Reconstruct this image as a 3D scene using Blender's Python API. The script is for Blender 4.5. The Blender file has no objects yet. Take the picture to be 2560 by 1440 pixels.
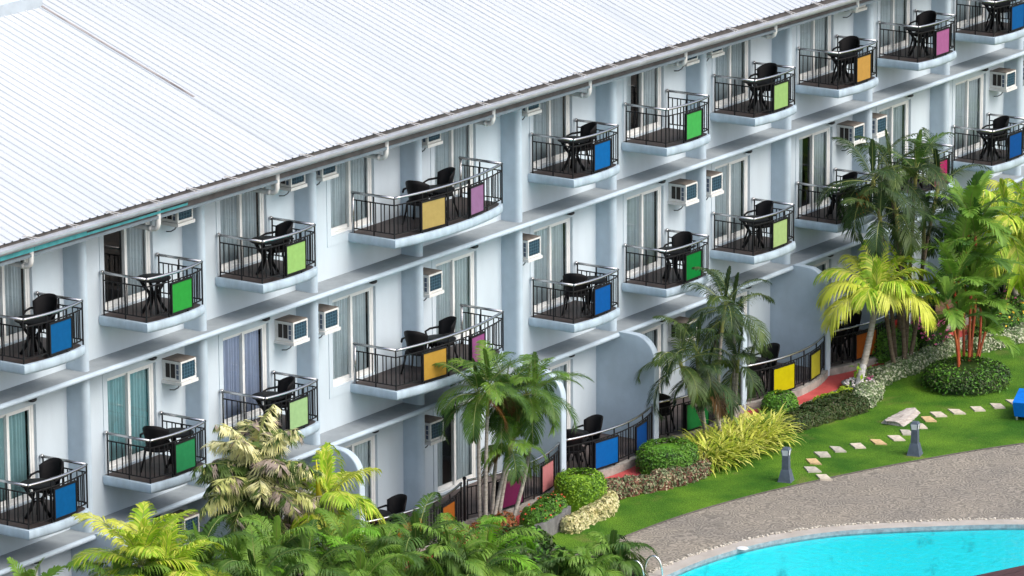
import bpy, bmesh, math, random
from mathutils import Vector, Matrix

# ------------------------------------------------------------------ camera
CAM = Vector((-74.70326, -63.31366, 32.49635))
RIGHT = Vector((0.56184353, -0.82722426, -0.00564602))
UP = Vector((0.20319636, 0.13138677, 0.97028282))
FWD = Vector((0.80189968, 0.54629437, -0.24190777))
FPX = 13063.1
scene = bpy.context.scene
C = scene.collection
cd = bpy.data.cameras.new("camera")
cd.sensor_width = 36.0
cd.lens = FPX / 2560 * 36.0
cd.clip_start = 1.0
cd.clip_end = 2000.0
cam = bpy.data.objects.new("camera", cd)
C.objects.link(cam)
cam.matrix_world = Matrix(((RIGHT.x, UP.x, -FWD.x, CAM.x), (RIGHT.y, UP.y, -FWD.y, CAM.y),
                           (RIGHT.z, UP.z, -FWD.z, CAM.z), (0, 0, 0, 1)))
scene.camera = cam

# ------------------------------------------------------------------ light
SUN_DIR = Vector((0.06, -0.80, 0.85)).normalized()      # towards the sun (thin cloud)
world = bpy.data.worlds.new("World")
scene.world = world
world.use_nodes = True
nt = world.node_tree
bg = nt.nodes["Background"]
sky = nt.nodes.new("ShaderNodeTexSky")
sky.sky_type = 'NISHITA'
sky.sun_disc = False
sky.sun_elevation = math.asin(SUN_DIR.z)
sky.sun_rotation = math.atan2(SUN_DIR.x, SUN_DIR.y)
sky.air_density = 1.0
sky.dust_density = 4.0
sky.ozone_density = 1.0
nt.links.new(sky.outputs[0], bg.inputs[0])
bg.inputs[1].default_value = 0.15
sl = bpy.data.lights.new("sun", 'SUN')
sl.energy = 1.0
sl.angle = math.radians(40)
sl.color = (1.0, 0.975, 0.945)
so = bpy.data.objects.new("sun", sl)
so.rotation_euler = (-SUN_DIR).to_track_quat('-Z', 'Y').to_euler()
C.objects.link(so)
scene.view_settings.view_transform = 'Standard'
scene.view_settings.look = 'None'
scene.view_settings.exposure = 0.78
scene.view_settings.gamma = 1.0
scene.cycles.max_bounces = 8
scene.cycles.transparent_max_bounces = 12

# ------------------------------------------------------------------ helpers
rnd = random.Random(7)
W = 3.8072                   # width of one room
FL = {1: 0.32, 2: 3.62, 3: 6.92}   # deck level of each storey
PI = math.pi


def ray(px, py):
    return RIGHT * ((px - 1280) / FPX) + UP * (-(py - 720) / FPX) + FWD


def at(px, py, v):           # point on the vertical plane v metres in front of the facade
    d = ray(px, py)
    t = (-v - CAM.y) / d.y
    return CAM + d * t


def gnd(px, py, z=0.0):      # point on the level z
    d = ray(px, py)
    t = (z - CAM.z) / d.z
    return CAM + d * t


def lin(r, g, b):
    f = lambda c: (c / 255 / 12.92) if c / 255 <= 0.04045 else ((c / 255 + 0.055) / 1.055) ** 2.4
    return (f(r), f(g), f(b), 1.0)


class MB:
    def __init__(s):
        s.v, s.f, s.m = [], [], []

    def face(s, pts, m=0):
        i = len(s.v)
        s.v.extend([tuple(p) for p in pts])
        s.f.append(tuple(range(i, i + len(pts))))
        s.m.append(m)

    def box(s, x0, x1, y0, y1, z0, z1, m=0):
        i = len(s.v)
        s.v += [(x0, y0, z0), (x1, y0, z0), (x1, y1, z0), (x0, y1, z0), (x0, y0, z1), (x1, y0, z1), (x1, y1, z1), (x0, y1, z1)]
        for q in ((0, 3, 2, 1), (4, 5, 6, 7), (0, 1, 5, 4), (1, 2, 6, 5), (2, 3, 7, 6), (3, 0, 4, 7)):
            s.f.append(tuple(i + k for k in q))
            s.m.append(m)

    def tube(s, pts, r, n=6, m=0, cap=True, r1=None):
        pts = [Vector(p) for p in pts]
        k = len(pts)
        base = len(s.v)
        ref = None
        for a, p in enumerate(pts):
            if a == 0: t = pts[1] - pts[0]
            elif a == k - 1: t = pts[-1] - pts[-2]
            else: t = (pts[a + 1] - p).normalized() + (p - pts[a - 1]).normalized()
            t.normalize()
            if ref is None:
                ref = Vector((0, 0, 1)) if abs(t.z) < 0.9 else Vector((1, 0, 0))
            b = t.cross(ref).normalized()
            c = b.cross(t).normalized()
            ref = c
            rr = r if r1 is None else r + (r1 - r) * a / (k - 1)
            mit = 1.0
            for j in range(n):
                an = 2 * PI * (j + 0.5) / n
                s.v.append(tuple(p + (b * math.cos(an) + c * math.sin(an)) * rr * mit))
        for a in range(k - 1):
            for j in range(n):
                j2 = (j + 1) % n
                s.f.append((base + a * n + j, base + a * n + j2, base + (a + 1) * n + j2, base + (a + 1) * n + j))
                s.m.append(m)
        if cap:
            s.f.append(tuple(base + j for j in reversed(range(n))))
            s.m.append(m)
            s.f.append(tuple(base + (k - 1) * n + j for j in range(n)))
            s.m.append(m)

    def sphere(s, c, r, n=8, k=5, m=0, sc=(1, 1, 1)):
        c = Vector(c)
        rows = []
        for a in range(k + 1):
            th = PI * a / k
            row = []
            for j in range(n):
                ph = 2 * PI * j / n
                row.append(len(s.v))
                s.v.append((c.x + r * sc[0] * math.sin(th) * math.cos(ph), c.y + r * sc[1] * math.sin(th) * math.sin(ph), c.z + r * sc[2] * math.cos(th)))
            rows.append(row)
        for a in range(k):
            for j in range(n):
                j2 = (j + 1) % n
                s.f.append((rows[a][j], rows[a + 1][j], rows[a + 1][j2], rows[a][j2]))
                s.m.append(m)

    def lathe(s, c, prof, n=20, m=0):
        c = Vector(c)
        base = len(s.v)
        for (r, z) in prof:
            for j in range(n):
                a = 2 * PI * j / n
                s.v.append((c.x + r * math.cos(a), c.y + r * math.sin(a), c.z + z))
        for a in range(len(prof) - 1):
            for j in range(n):
                j2 = (j + 1) % n
                s.f.append((base + a * n + j, base + a * n + j2, base + (a + 1) * n + j2, base + (a + 1) * n + j))
                s.m.append(m)

    def mesh(s, name, mats, smooth=False):
        me = bpy.data.meshes.new(name)
        me.from_pydata(s.v, [], s.f)
        if not isinstance(mats, (list, tuple)): mats = [mats]
        for m in mats: me.materials.append(m)
        if len(mats) > 1: me.polygons.foreach_set("material_index", s.m)
        if smooth: me.polygons.foreach_set("use_smooth", [True] * len(s.f))
        me.update()
        return me

    def build(s, name, mats, parent=None, smooth=False, loc=None):
        return link(name, s.mesh(name, mats, smooth), parent, loc)


def link(name, me, parent=None, loc=None):
    o = bpy.data.objects.new(name, me)
    C.objects.link(o)
    if parent is not None: o.parent = parent
    if loc is not None: o.location = loc
    return o


def autosmooth(o, ang=40):
    me = o.data
    me.polygons.foreach_set("use_smooth", [True] * len(me.polygons))
    bm = bmesh.new(); bm.from_mesh(me)
    bmesh.ops.remove_doubles(bm, verts=bm.verts, dist=1e-5)
    bmesh.ops.recalc_face_normals(bm, faces=bm.faces)
    for e in bm.edges:
        if len(e.link_faces) == 2:
            if e.calc_face_angle(0) > math.radians(ang): e.smooth = False
    bm.to_mesh(me); bm.free()
    return o


def tag(o, label=None, cat=None, group=None, kind=None):
    if label: o["label"] = label
    if cat: o["category"] = cat
    if group: o["group"] = group
    if kind: o["kind"] = kind
    return o


def empty(name, loc=(0, 0, 0), rz=0.0):
    o = bpy.data.objects.new(name, None)
    o.empty_display_size = 0.2
    C.objects.link(o)
    o.location = loc
    o.rotation_euler = (0, 0, rz)
    return o


def copy_tree(o, parent=None, loc=None, rz=None):
    c = o.copy()
    C.objects.link(c)
    c.parent = parent
    if loc is not None: c.location = loc
    if rz is not None: c.rotation_euler = (0, 0, rz)
    for ch in list(o.children): copy_tree(ch, c)
    return c


# ------------------------------------------------------------------ materials
def mat(name, col, rough=0.6, metal=0.0, spec=0.5, var=0.0, vscale=3.0, stretch=(1, 1, 1), bump=0.0, bscale=60.0,
        col2=None, lo=0.35, hi=0.65, trans=0.0, detail=5.0):
    m = bpy.data.materials.new(name)
    m.use_nodes = True
    n = m.node_tree.nodes; l = m.node_tree.links
    b = n["Principled BSDF"]
    b.inputs["Roughness"].default_value = rough
    b.inputs["Metallic"].default_value = metal
    b.inputs["Specular IOR Level"].default_value = spec
    col = tuple(col[:3]) + (1.0,)
    b.inputs["Base Color"].default_value = col
    csock = None
    if var > 0 or col2 is not None:
        tc = n.new("ShaderNodeTexCoord"); mp = n.new("ShaderNodeMapping"); mp.inputs["Scale"].default_value = stretch
        no = n.new("ShaderNodeTexNoise"); no.inputs["Scale"].default_value = vscale; no.inputs["Detail"].default_value = detail
        no.inputs["Roughness"].default_value = 0.6
        cr = n.new("ShaderNodeValToRGB")
        cr.color_ramp.elements[0].position = lo; cr.color_ramp.elements[1].position = hi
        if col2 is None:
            cr.color_ramp.elements[0].color = tuple(c * (1 - var) for c in col[:3]) + (1,)
            cr.color_ramp.elements[1].color = tuple(min(1, c * (1 + var * 0.5)) for c in col[:3]) + (1,)
        else:
            cr.color_ramp.elements[0].color = col
            cr.color_ramp.elements[1].color = tuple(col2[:3]) + (1,)
        l.new(tc.outputs["Object"], mp.inputs["Vector"]); l.new(mp.outputs[0], no.inputs["Vector"])
        l.new(no.outputs["Fac"], cr.inputs["Fac"])
        csock = cr.outputs[0]
        l.new(csock, b.inputs["Base Color"])
    if bump > 0:
        tc2 = n.new("ShaderNodeTexCoord")
        nb = n.new("ShaderNodeTexNoise"); nb.inputs["Scale"].default_value = bscale; nb.inputs["Detail"].default_value = 4
        bu = n.new("ShaderNodeBump"); bu.inputs["Strength"].default_value = bump; bu.inputs["Distance"].default_value = 0.02
        l.new(tc2.outputs["Object"], nb.inputs["Vector"]); l.new(nb.outputs["Fac"], bu.inputs["Height"]); l.new(bu.outputs[0], b.inputs["Normal"])
    if trans > 0:
        tr = n.new("ShaderNodeBsdfTranslucent")
        if csock: l.new(csock, tr.inputs["Color"])
        else: tr.inputs["Color"].default_value = col
        mx = n.new("ShaderNodeMixShader"); mx.inputs[0].default_value = trans
        l.new(b.outputs[0], mx.inputs[1]); l.new(tr.outputs[0], mx.inputs[2])
        l.new(mx.outputs[0], n["Material Output"].inputs["Surface"])
    return m


M = {}
M['wall'] = mat("wall_paint", (0.495, 0.578, 0.638), 0.75, var=0.08, vscale=1.1, stretch=(1, 1, 0.3), bump=0.12, bscale=45)
M['trim'] = mat("blue_paint", (0.415, 0.51, 0.585), 0.65, var=0.10, vscale=1.6, bump=0.10, bscale=40)
M['slab'] = mat("slab_paint", (0.375, 0.475, 0.55), 0.55, var=0.16, vscale=5.0, stretch=(1, 1, 0.25), bump=0.08, bscale=30)
M['ledge'] = mat("weathered_ledge_paint", (0.215, 0.245, 0.265), 0.85, col2=(0.27, 0.305, 0.325), vscale=2.2, bump=0.15, bscale=50)
M['white'] = mat("white_frame", (0.70, 0.72, 0.71), 0.4, var=0.06, vscale=6)
M['roof'] = mat("white_metal_roofing", (0.46, 0.495, 0.525), 0.5, col2=(0.515, 0.54, 0.56), vscale=0.55, stretch=(1.5, 0.25, 0.25), spec=0.3)
M['gutter'] = mat("gutter_metal", (0.44, 0.465, 0.50), 0.28, metal=0.35, var=0.18, vscale=2.0)
M['rib'] = mat("rib_shade_and_grime", (0.345, 0.385, 0.42), 0.7, col2=(0.49, 0.525, 0.55), vscale=1.0, stretch=(3.1, 0.12, 0.12), lo=0.30, hi=0.60)  # left rib faces: shade painted in as darker grey, plus lap-joint dirt
M['fascia'] = mat("brown_fascia", (0.11, 0.10, 0.098), 0.85, var=0.3, vscale=4)
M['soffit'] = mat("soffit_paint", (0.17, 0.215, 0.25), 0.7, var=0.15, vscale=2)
M['teal'] = mat("old_teal_paint", (0.08, 0.42, 0.46), 0.6, var=0.25, vscale=5)
M['flash'] = mat("stained_flashing", (0.12, 0.095, 0.08), 0.8, col2=(0.34, 0.31, 0.29), vscale=2.2, stretch=(6, 0.5, 0.5), lo=0.42, hi=0.60)
M['strap'] = mat("strap_metal", (0.66, 0.63, 0.58), 0.5)
M['pvc'] = mat("white_pvc", (0.68, 0.69, 0.68), 0.45, var=0.1, vscale=8)
M['deck'] = mat("brown_deck_tile", (0.040, 0.028, 0.026), 0.55, var=0.3, vscale=7)
M['terr'] = mat("terrace_tile", (0.11, 0.085, 0.078), 0.7, var=0.3, vscale=5)
M['curb'] = mat("terrace_concrete", (0.30, 0.28, 0.25), 0.9, var=0.3, vscale=5, bump=0.2)
M['iron'] = mat("black_iron", (0.010, 0.010, 0.011), 0.5, spec=0.25)
M['steel'] = mat("stainless_rail", (0.50, 0.50, 0.505), 0.24, metal=0.95)
M['resin'] = mat("black_resin", (0.007, 0.007, 0.008), 0.6, spec=0.15, bump=0.3, bscale=120)
M['tabletop'] = mat("dark_table_glass", (0.009, 0.010, 0.011), 0.5, spec=0.08)
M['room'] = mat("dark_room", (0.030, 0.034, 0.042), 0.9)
M['bluecurt'] = mat("navy_drape", (0.01, 0.02, 0.09), 0.9)
M['acw'] = mat("ac_casing", (0.66, 0.67, 0.65), 0.5, var=0.12, vscale=7)
M['actop'] = mat("ac_dirty_top", (0.105, 0.09, 0.078), 0.9, col2=(0.17, 0.15, 0.13), vscale=6)
M['acfin'] = mat("ac_coil", (0.020, 0.055, 0.085), 0.4, metal=0.3)
M['acgrid'] = mat("ac_coil_guard", (0.06, 0.13, 0.18), 0.5)
M['acvent'] = mat("ac_vent_dark", (0.022, 0.018, 0.016), 0.8)
M['acside'] = mat("ac_slot_grey", (0.08, 0.11, 0.16), 0.7)
M['hose'] = mat("grey_hose", (0.14, 0.16, 0.17), 0.6)
M['lamp'] = mat("black_lamp", (0.010, 0.012, 0.016), 0.3)
M['outlet'] = mat("ivory_plastic", (0.62, 0.60, 0.48), 0.5)
M['band'] = mat("parapet_band", (0.37, 0.43, 0.48), 0.8, var=0.1, vscale=3)
CUR = {}
for k, c in dict(grey=(0.58, 0.655, 0.71), white=(0.70, 0.77, 0.82), teal=(0.42, 0.64, 0.68), lav=(0.55, 0.62, 0.82)).items():
    CUR[k] = mat("curtain_" + k, c, 0.9, trans=0.25, var=0.06, vscale=5)


def glass():
    m = bpy.data.materials.new("door_glass"); m.use_nodes = True
    n = m.node_tree.nodes; l = m.node_tree.links
    n.remove(n["Principled BSDF"])
    t = n.new("ShaderNodeBsdfTransparent"); t.inputs[0].default_value = (0.88, 0.94, 0.95, 1)
    g = n.new("ShaderNodeBsdfGlossy"); g.inputs["Roughness"].default_value = 0.03
    fr = n.new("ShaderNodeFresnel"); fr.inputs[0].default_value = 1.5
    mx = n.new("ShaderNodeMixShader")
    l.new(fr.outputs[0], mx.inputs[0]); l.new(t.outputs[0], mx.inputs[1]); l.new(g.outputs[0], mx.inputs[2])
    l.new(mx.outputs[0], n["Material Output"].inputs["Surface"])
    return m


M['glass'] = glass()
PAN = {}


def panel_mat(rgb):
    if rgb not in PAN:
        PAN[rgb] = mat("panel_paint_%d_%d_%d" % rgb, [c * 0.62 for c in lin(*rgb)[:3]], 0.6, spec=0.15, var=0.08, vscale=9, bump=0.05, bscale=40)
    return PAN[rgb]


# ------------------------------------------------------------------ hotel building
NLO, NHI = -2, 14
X0, X1 = NLO * W - 0.5, NHI * W
hotel = empty("hotel_building", (0, 0, 0))
tag(hotel, "long pale blue three-storey hotel with curved balconies under a white metal roof", "hotel")

OP0, OP1 = 0.14, 1.70        # opening within a room bay
WY = 0.06                    # wall plane (y)


def opening(f): return FL[f] + 0.04, FL[f] + 1.96


wb = MB()
ztop = 9.15
for n in range(NLO, NHI):
    u = n * W
    zs = [-0.3]
    for f in (1, 2, 3):
        a, b = opening(f)
        zs += [a, b]
    zs += [ztop]
    a, b = u + OP0, u + OP1
    for i in range(len(zs) - 1):
        if i % 2 == 0:
            wb.face([(a, WY, zs[i]), (b, WY, zs[i]), (b, WY, zs[i + 1]), (a, WY, zs[i + 1])])
        else:
            z0, z1 = zs[i], zs[i + 1]
            wb.face([(a, WY, z0), (a, WY, z1), (a, WY + 0.2, z1), (a, WY + 0.2, z0)])
            wb.face([(b, WY, z0), (b, WY + 0.2, z0), (b, WY + 0.2, z1), (b, WY, z1)])
            wb.face([(a, WY, z1), (b, WY, z1), (b, WY + 0.2, z1), (a, WY + 0.2, z1)])
            wb.face([(a, WY, z0), (a, WY + 0.2, z0), (b, WY + 0.2, z0), (b, WY, z0)])
    wb.face([(b, WY, -0.3), (u + W + OP0, WY, -0.3), (u + W + OP0, WY, ztop), (b, WY, ztop)])
    # raised plaster surrounds
    for f in (1, 2, 3):
        z0, z1 = opening(f)
        zb = z0 - (0.20 if n == 3 and f > 1 else 0.0)
        wb.box(a - 0.14, a - 0.002, WY - 0.014, WY + 0.01, zb, z1 + 0.13)
        wb.box(b + 0.002, b + 0.13, WY - 0.014, WY + 0.01, zb, z1 + 0.13)
        wb.box(a - 0.002, b + 0.002, WY - 0.0145, WY + 0.01, z1 + 0.002, z1 + 0.13)
        if n == 3 and f > 1:
            wb.box(a - 0.002, b + 0.002, WY - 0.0145, WY + 0.01, zb, z0 - 0.002)
wb.build("wall", M['wall'], hotel)

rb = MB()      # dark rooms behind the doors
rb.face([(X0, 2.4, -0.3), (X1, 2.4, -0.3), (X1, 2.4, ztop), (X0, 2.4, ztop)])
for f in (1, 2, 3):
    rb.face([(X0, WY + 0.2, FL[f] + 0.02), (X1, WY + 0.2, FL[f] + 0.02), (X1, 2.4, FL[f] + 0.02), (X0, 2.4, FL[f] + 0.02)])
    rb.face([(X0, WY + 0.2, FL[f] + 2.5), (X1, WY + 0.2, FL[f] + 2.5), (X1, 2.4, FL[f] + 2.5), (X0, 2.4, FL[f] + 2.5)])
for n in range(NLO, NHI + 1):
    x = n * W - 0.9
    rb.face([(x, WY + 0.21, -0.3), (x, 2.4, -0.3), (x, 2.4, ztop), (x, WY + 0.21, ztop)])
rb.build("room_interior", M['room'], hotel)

# ---- sliding doors (frame > glass_pane, curtain)
fb = MB()
w_, h_ = OP1 - OP0, 1.92
D0 = 0.07
fb.box(0, 0.05, D0 - 0.05, D0 + 0.05, 0, h_)
fb.box(w_ - 0.075, w_, D0 - 0.05, D0 + 0.05, 0, h_)
fb.box(0.05, w_ - 0.075, D0 - 0.05, D0 + 0.05, h_ - 0.05, h_)
fb.box(0.05, w_ - 0.075, D0 - 0.06, D0 + 0.05, 0, 0.05)
mid = 0.5 * (w_ - 0.02)
fb.box(0.052, 0.095, D0 + 0.005, D0 + 0.045, 0.05, h_ - 0.05)      # rear leaf
fb.box(mid - 0.03, mid + 0.02, D0 + 0.005, D0 + 0.045, 0.05, h_ - 0.05)
fb.box(0.095, mid - 0.03, D0 + 0.006, D0 + 0.044, 0.05, 0.13)
fb.box(0.095, mid - 0.03, D0 + 0.006, D0 + 0.044, h_ - 0.10, h_ - 0.05)
fb.box(mid - 0.03, mid + 0.045, D0 - 0.042, D0 - 0.002, 0.05, h_ - 0.05)   # front leaf
fb.box(w_ - 0.13, w_ - 0.077, D0 - 0.042, D0 - 0.002, 0.05, h_ - 0.05)
fb.box(mid + 0.045, w_ - 0.13, D0 - 0.041, D0 - 0.003, 0.05, 0.13)
fb.box(mid + 0.045, w_ - 0.13, D0 - 0.041, D0 - 0.003, h_ - 0.10, h_ - 0.05)
frame_me = fb.mesh("sliding_door", M['white'])
gb = MB(); gb.face([(0.095, D0 + 0.025, 0.13), (mid - 0.03, D0 + 0.025, 0.13), (mid - 0.03, D0 + 0.025, h_ - 0.10), (0.095, D0 + 0.025, h_ - 0.10)])
glassA = gb.mesh("glass_pane", M['glass'])
gb = MB(); gb.face([(mid + 0.045, D0 - 0.02, 0.13), (w_ - 0.13, D0 - 0.02, 0.13), (w_ - 0.13, D0 - 0.02, h_ - 0.10), (mid + 0.045, D0 - 0.02, h_ - 0.10)])
glassB = gb.mesh("glass_pane", M['glass'])


def curtain_mesh(a, b, seed, mt):
    r = random.Random(seed)
    cb = MB()
    k = max(6, int((b - a) / 0.011))
    ph = r.random() * 6; w1 = r.uniform(52, 66)
    prev = None
    for i in range(k + 1):
        x = a + (b - a) * i / k
        y = 0.135 + 0.026 * math.sin(w1 * x + ph + 0.9 * math.sin(9 * x + ph)) + 0.012 * math.sin(23 * x + ph * 2)
        xb = x + 0.02 * math.sin(5 * x + ph)
        cur = ((x, y, h_ - 0.02), (xb, y * 1.03, 0.05 + 0.008 * math.sin(30 * x)))
        if prev: cb.face([prev[1], cur[1], cur[0], prev[0]])
        prev = cur
    me = cb.mesh("curtain", mt, smooth=True)
    bm = bmesh.new(); bm.from_mesh(me); bmesh.ops.remove_doubles(bm, verts=bm.verts, dist=1e-5); bm.to_mesh(me); bm.free()
    return me


CURT = {}
for key in CUR:
    CURT[key] = [curtain_mesh(0.03, mid - 0.02, 1, CUR[key]), curtain_mesh(mid - 0.01, w_ - 0.05, 2, CUR[key]),
                 curtain_mesh(mid + 0.05, w_ - 0.16, 3, CUR[key]), curtain_mesh(0.03, 0.24, 4, CUR[key]), curtain_mesh(0.03, 0.40, 5, CUR[key])]
cur_tint = {(0, 2): 'teal', (1, 2): 'teal', (2, 2): 'lav', (0, 1): 'grey', (3, 2): 'white', (4, 2): 'white', (3, 1): 'white', (5, 2): 'white'}
for n in range(-1, 13):
    for f in (1, 2, 3):
        z0, z1 = opening(f)
        d = link("sliding_door", frame_me, hotel, (n * W + OP0, WY + 0.03, z0))
        link("glass_pane", glassA, d); link("glass_pane", glassB, d)
        key = cur_tint.get((n, f), rnd.choice(['grey', 'grey', 'white']))
        left, right = 0, rnd.choice([1, 1, 2])
        if (n, f) == (1, 3): left, right = 3, 1
        if (n, f) in ((6, 3), (8, 2), (4, 1)): left, right = 4, 1
        if (n, f) in ((9, 3), (3, 2)): right = 2
        if (n, f) in ((5, 2), (7, 2), (2, 2), (6, 2)): right = 2
        link("curtain", CURT[key][left], d); link("curtain", CURT[key][right], d)
        if (n, f) == (1, 3):
            nb = MB(); nb.face([(0.30, 0.6, 0.9), (0.62, 0.6, 0.9), (0.62, 0.6, 1.75), (0.30, 0.6, 1.75)])
            nb.build("blind", M['bluecurt'], d)

# ---- soffit lamp over each door
lb = MB(); lb.sphere((0, 0, 0), 0.11, 10, 6, sc=(1, 0.8, 0.45))
lamp_me = lb.mesh("door_lamp", M['lamp'], True)
for n in range(-1, 12):
    for f in (1, 2):
        link("door_lamp", lamp_me, hotel, (n * W + 1.50, WY - 0.10, FL[f] + 2.10))

# ---- vertical fins between the bays
FINX, FINT = 2.68, 0.22


def fin_mesh(z0, z1):
    b = MB(); r = FINT / 2
    pl = [(0, WY + 0.02), (0, -0.29)]
    for i in range(1, 8):
        a = PI + PI * i / 8
        pl.append((r + r * math.cos(a), -0.29 + r * 1.15 * math.sin(a)))
    pl += [(FINT, -0.29), (FINT, WY + 0.02)]
    for i in range(len(pl) - 1):
        (xa, ya), (xb, yb) = pl[i], pl[i + 1]
        b.face([(xa, ya, z0), (xb, yb, z0), (xb, yb, z1), (xa, ya, z1)])
    b.face([(x, y, z0) for x, y in reversed(pl)]); b.face([(x, y, z1) for x, y in pl])
    return b.mesh("wall_fin", M['trim'])


LT = {3: 6.07, 2: 2.77}      # top of the sunshade ledges at the wall
fin3, fin2, fin1 = fin_mesh(LT[3] - 0.05, 9.14), fin_mesh(LT[2] - 0.05, LT[3] - 0.11), fin_mesh(0.2, LT[2] - 0.11)
for n in range(-2, 13):
    for me in (fin3, fin2) + ((fin1,) if n == 3 else ()):
        o = link("wall_fin", me, hotel, (n * W + FINX, 0, 0))
for me in (fin3, fin2, fin1):
    me.polygons.foreach_set("use_smooth", [True] * len(me.polygons))
    bm = bmesh.new(); bm.from_mesh(me); bmesh.ops.remove_doubles(bm, verts=bm.verts, dist=1e-5)
    for e in bm.edges:
        if len(e.link_faces) == 2 and e.calc_face_angle(0) > 0.6: e.smooth = False
    bm.to_mesh(me); bm.free()

# ---- sunshade ledges
for f in (3, 2):
    zt = LT[f]
    lb = MB()
    prof = [(WY + 0.01, zt), (-0.52, zt - 0.015)]
    r = 0.055
    for i in range(0, 9):
        a = PI / 2 + PI * i / 8
        prof.append((-0.535 + r * math.cos(a), zt - 0.015 - r + r * math.sin(a)))
    prof += [(WY + 0.01, zt - 0.125)]
    for i in range(len(prof) - 1):
        (ya, za), (yb, zb) = prof[i], prof[i + 1]
        lb.face([(X0, ya, za), (X0, yb, zb), (X1, yb, zb), (X1, ya, za)], 0 if i == 0 else 1)
    o = lb.build("sunshade_ledge", [M['ledge'], M['trim']], hotel)
    autosmooth(o, 50)

# ---- ground-floor partition walls with a rounded top corner
PT = 0.20


def partition_mesh():
    out = [(WY + 0.02, 0.1), (-1.53, 0.1)]
    cx, cz, r = -0.95, 2.20, 0.58
    for i in range(0, 11):
        a = PI - (PI / 2) * i / 10
        out.append((cx + r * math.cos(a), cz + r * math.sin(a)))
    out += [(-0.56, 2.78), (-0.56, 2.66), (WY + 0.02, 2.66)]
    bm = bmesh.new()
    vs = [bm.verts.new((0, y, z)) for y, z in out]
    fc = bm.faces.new(vs)
    ex = bmesh.ops.extrude_face_region(bm, geom=[fc])
    for g in ex["geom"]:
        if isinstance(g, bmesh.types.BMVert): g.co.x += PT
    bmesh.ops.recalc_face_normals(bm, faces=bm.faces)
    # round the outer rim
    rim = [e for e in bm.edges if abs(e.verts[0].co.x - e.verts[1].co.x) < 1e-6 and all(v.co.y < -0.80 and v.co.z > 0.09 for v in e.verts)
           and not all(abs(v.co.z - 0.1) < 1e-4 for v in e.verts)]
    bmesh.ops.bevel(bm, geom=rim, offset=0.085, segments=4, profile=0.5, affect='EDGES', clamp_overlap=True)
    me = bpy.data.meshes.new("partition_wall"); bm.to_mesh(me); bm.free()
    me.materials.append(M['trim'])
    return me


part_me = partition_mesh()
for n in range(-2, 13):
    if n == 3: continue
    o = link("partition_wall", part_me, hotel, (n * W + FINX, 0, 0))
autosmooth(o, 45)

# ---- roof
RS = 0.374
RD = -0.0062


def roofz(u, v): return 9.325 + RD * u + RS * (0.95 - v)


RV1 = -16.0
ROOF_END = 52.0
b = MB()
x = -30.0
pitch = 0.236
while x < ROOF_END:
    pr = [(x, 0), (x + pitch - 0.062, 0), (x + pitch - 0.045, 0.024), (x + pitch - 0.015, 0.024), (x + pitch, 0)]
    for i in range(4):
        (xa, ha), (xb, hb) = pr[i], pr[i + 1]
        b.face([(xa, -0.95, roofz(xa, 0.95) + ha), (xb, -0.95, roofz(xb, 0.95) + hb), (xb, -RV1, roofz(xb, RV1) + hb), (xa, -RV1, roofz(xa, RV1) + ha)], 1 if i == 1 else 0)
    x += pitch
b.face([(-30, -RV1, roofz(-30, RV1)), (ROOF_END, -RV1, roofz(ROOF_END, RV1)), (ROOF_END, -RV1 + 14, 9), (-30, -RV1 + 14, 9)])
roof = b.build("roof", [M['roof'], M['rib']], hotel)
for nm, va0, vb0, mt, hw in (("roof_flashing", 0.90, -1.6, 'roof', 0.06), ("roof_flashing", -1.6, -5.6, 'flash', 0.03), ("roof_flashing", -2.2, -5.6, 'roof', 0.0)):
    b = MB()
    if hw == 0.0: continue
    n_ = 14
    for i in range(n_):
        va, vb = va0 + (vb0 - va0) * i / n_, va0 + (vb0 - va0) * (i + 1) / n_
        b.face([(8.97 - hw, -va, roofz(8.97, va) + 0.029), (8.97 + hw, -va, roofz(8.97, va) + 0.033), (8.97 + hw, -vb, roofz(8.97, vb) + 0.033), (8.97 - hw, -vb, roofz(8.97, vb) + 0.029)])
    b.build(nm, M[mt], roof)
# fascia and soffit
b = MB()
for i in range(40):
    xa, xb = -30 + i * 2.05, -30 + (i + 1) * 2.05
    za, zb = roofz(xa, 0.95), roofz(xb, 0.95)
    b.face([(xa, -0.90, za - 0.40), (xb, -0.90, zb - 0.40), (xb, -0.90, zb - 0.02), (xa, -0.90, za - 0.02)])
b.build("fascia", M['fascia'], roof)
b = MB()
for i in range(40):
    xa, xb = -30 + i * 2.05, -30 + (i + 1) * 2.05
    za, zb = roofz(xa, 0.95) - 0.42, roofz(xb, 0.95) - 0.42
    b.face([(xa, -0.93, za), (xb, -0.93, zb), (xb, -0.93, zb + 0.06), (xa, -0.93, za + 0.06)])
    b.face([(xa, -0.93, za + 0.06), (xb, -0.93, zb + 0.06), (xb, -0.88, zb + 0.06), (xa, -0.88, za + 0.06)])
    b.face([(xa, -0.93, za), (xa, WY, za + 0.1), (xb, WY, zb + 0.1), (xb, -0.93, zb)])
b.build("soffit", M['soffit'], roof)
b = MB()     # peeling teal board under the eave at the left end
for i in range(9):
    xa, xb = -9 + i * 1.6, -9 + (i + 1) * 1.6 - 0.01
    za, zb = roofz(xa, 0.95) - 0.31, roofz(xb, 0.95) - 0.31
    h = 0.085 if i < 7 else 0.05
    b.face([(xa, -0.955, za), (xb, -0.955, zb), (xb, -0.955, zb + h), (xa, -0.955, za + h)])
b.build("eave_board", M['teal'], roof)


def gz(u): return 9.225 - 0.0077 * u


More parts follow.
